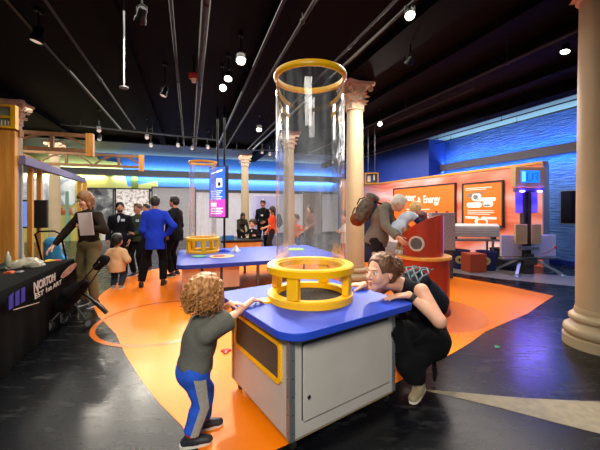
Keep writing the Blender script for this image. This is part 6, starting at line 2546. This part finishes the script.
# heap of clear plastic cups/bags: a crumpled pale pouch
crumple('plastic_bag', G(29, 266, 0.7525), 0.17, mat('clear_grey_plastic', '#8f8a7c', 0.25, col2='#c9c2ae', vscale=20), 'crumpled pale plastic bag on the black cloth table', 21, 0.6, 'bag')
crumple('orange_piece', G(10, 273, 0.7525), 0.05, mat('bright_orange_piece', '#d8561c', 0.5), 'small orange rubber piece near the front corner of the cloth table', 22, 0.5, 'toy piece')
crumple('grey_piece', G(20, 272, 0.7525), 0.035, mat('grey_piece', '#8d9096', 0.5), 'small grey piece beside the orange one on the cloth table', 23, 0.4, 'toy piece')
crumple('olive_piece', G(14, 264, 0.7525), 0.07, mat('olive_piece', '#6f6a2e', 0.6), 'olive green piece behind the pale plastic bag', 24, 0.6, 'toy piece')
crumple('yellow_piece', G(49, 261, 0.7525), 0.06, mat('yellow_piece', '#c9a81c', 0.5), 'yellow and orange bits by the hand of the standing person', 25, 0.35, 'toy piece')
crumple('coral_piece', G(57, 260.5, 0.7525), 0.045, mat('coral_piece', '#d2603c', 0.5), 'coral coloured bit at the far end of the cloth table', 26, 0.35, 'toy piece')
crumple('dark_piece', G(3, 270, 0.7525), 0.06, mat('dark_green_piece', '#2a3324', 0.6), 'dark green lump at the left edge on the cloth table', 27, 0.6, 'toy piece')
o_ = empty('glue_bottle', G(8, 266, 0.7525), 0, 'small clear white capped bottle on the cloth table', 'bottle')
MB().lathe([(0, 0), (0.03, 0), (0.032, 0.01), (0.032, 0.11), (0.014, 0.14), (0.0, 0.14)], n=20).build('bottle_body', mat('milky_plastic', '#a8a690', 0.3), o_, smooth=True)
MB().lathe([(0, 0.1401), (0.013, 0.1401), (0.011, 0.17), (0.004, 0.19), (0, 0.19)], n=16).build('cap', M_clothwhite, o_, smooth=True)

# blue pushchair behind the person with the papers
c = G(55, 262, 0.0)
px_, pd = gp(54, 6.3)
t = empty('pushchair', (px_, pd, 0), math.radians(200), 'light blue pushchair with a black handle loop behind the cloth table', 'pushchair')
mb = MB()
F = Field()
F.rc((0, 0, 0.45), (0, 0.10, 0.80), 0.16, 0.13, 0.05).rc((0, -0.05, 0.42), (0, -0.28, 0.40), 0.15, 0.14, 0.05)
obj_np('seat', [F.mesh(0.02, wr=0.008, wf=20)], mat_cloth('#3f8fc4'), t)
MB().tube([(-0.2, -0.1, 0.3), (-0.2, 0.20, 0.85), (-0.2, 0.30, 1.0), (-0.12, 0.34, 1.06), (0.12, 0.34, 1.06), (0.2, 0.30, 1.0), (0.2, 0.20, 0.85), (0.2, -0.1, 0.3)], 0.018, 8).build('handle', M_blackmetal, t, smooth=True)
MB().tube([(-0.2, -0.35, 0.1), (-0.2, -0.1, 0.3), (-0.2, 0.3, 0.1)], 0.013, 8).build('frame', M_blackmetal, t, smooth=True)
MB().tube([(0.2, -0.35, 0.1), (0.2, -0.1, 0.3), (0.2, 0.3, 0.1)], 0.013, 8).build('frame', M_blackmetal, t, smooth=True)
for sx in (-0.2, 0.2):
    for y_ in (-0.35, 0.3):
        MB().cyl((sx - 0.02, y_, 0.09), (sx + 0.02, y_, 0.09), 0.088, n=24).build('wheel', M_rubber, t, smooth=True)
MB().box2((-0.19, -0.15, 0.12), (0.19, 0.2, 0.26)).build('basket', mat_cloth('#1d4f8c'), t, bevel=0.02)

# black stroller with canopy in front of the table's end
sx_, sd = gp(84, 4.05)
t = empty('stroller', (sx_, sd, 0), math.radians(-62), 'black folding stroller with thin poles in front of the black cloth table', 'stroller')
Mi = (Matrix.Translation(Vector((sx_, sd, 0))) @ Matrix.Rotation(math.radians(-62), 4, 'Z')).inverted()


def sp(x, y, d):
    return Mi @ P(x, y, d)


MB().tube([sp(107, 259, 4.2), sp(96, 275, 4.2), sp(86, 290, 4.15), sp(72, 308, 4.1), sp(62, 322, 4.0)], 0.009, 8).build('push_pole', M_blackmetal, t, smooth=True)
MB().tube([sp(99, 262, 3.85), sp(90, 272, 3.85), sp(80, 284, 3.85), sp(64, 302, 3.8)], 0.009, 8).build('push_pole', M_blackmetal, t, smooth=True)
MB().tube([sp(78, 290, 4.0), sp(90, 298, 4.0), sp(101, 307, 4.0), sp(107, 313, 4.0)], [0.014, 0.016, 0.03, 0.026], 8).build('front_leg', M_blackmetal, t, smooth=True)
F = Field()
a_, b_ = sp(104, 260, 4.05), sp(98, 266, 4.0)
F.rc(tuple(a_), tuple(b_), 0.07, 0.055, 0.02)
obj_np('canopy', [F.mesh(0.012, wr=0.005, wf=35)], mat_cloth('#0e0e11'), t)
F = Field()
a_, b_, c_ = sp(84, 284, 4.0), sp(70, 296, 3.95), sp(62, 306, 3.9)
F.rc(tuple(a_), tuple(b_), 0.06, 0.10, 0.04).rc(tuple(b_), tuple(c_), 0.10, 0.08, 0.04)
obj_np('seat', [F.mesh(0.014, wr=0.008, wf=28)], mat_cloth('#0c0c0f'), t)
for (x, y, d, r) in [(46, 323, 3.75, 0.085), (63, 318, 4.05, 0.085), (88, 318, 3.95, 0.05)]:
    c = sp(x, y, d)
    c.z = r + 0.002
    w1 = MB().tube([Vector((c.x, c.y + r * 0.85 * math.cos(a), c.z + r * 0.85 * math.sin(a))) for a in np.linspace(0, 2 * PI, 21)[:-1]], r * 0.15, 8, close=True).build('wheel', M_rubber, t, smooth=True)
    MB().cyl((c.x - 0.012, c.y, c.z), (c.x + 0.012, c.y, c.z), r * 0.66, n=20).build('hub', mat('hub_grey', '#77777a', 0.5), w1, smooth=True)
    MB().tube([(c.x, c.y, c.z), tuple(Vector((c.x, c.y, c.z)).lerp(sp(72, 300, 3.95), 0.9))], 0.010, 6).build('strut', M_blackmetal, t)
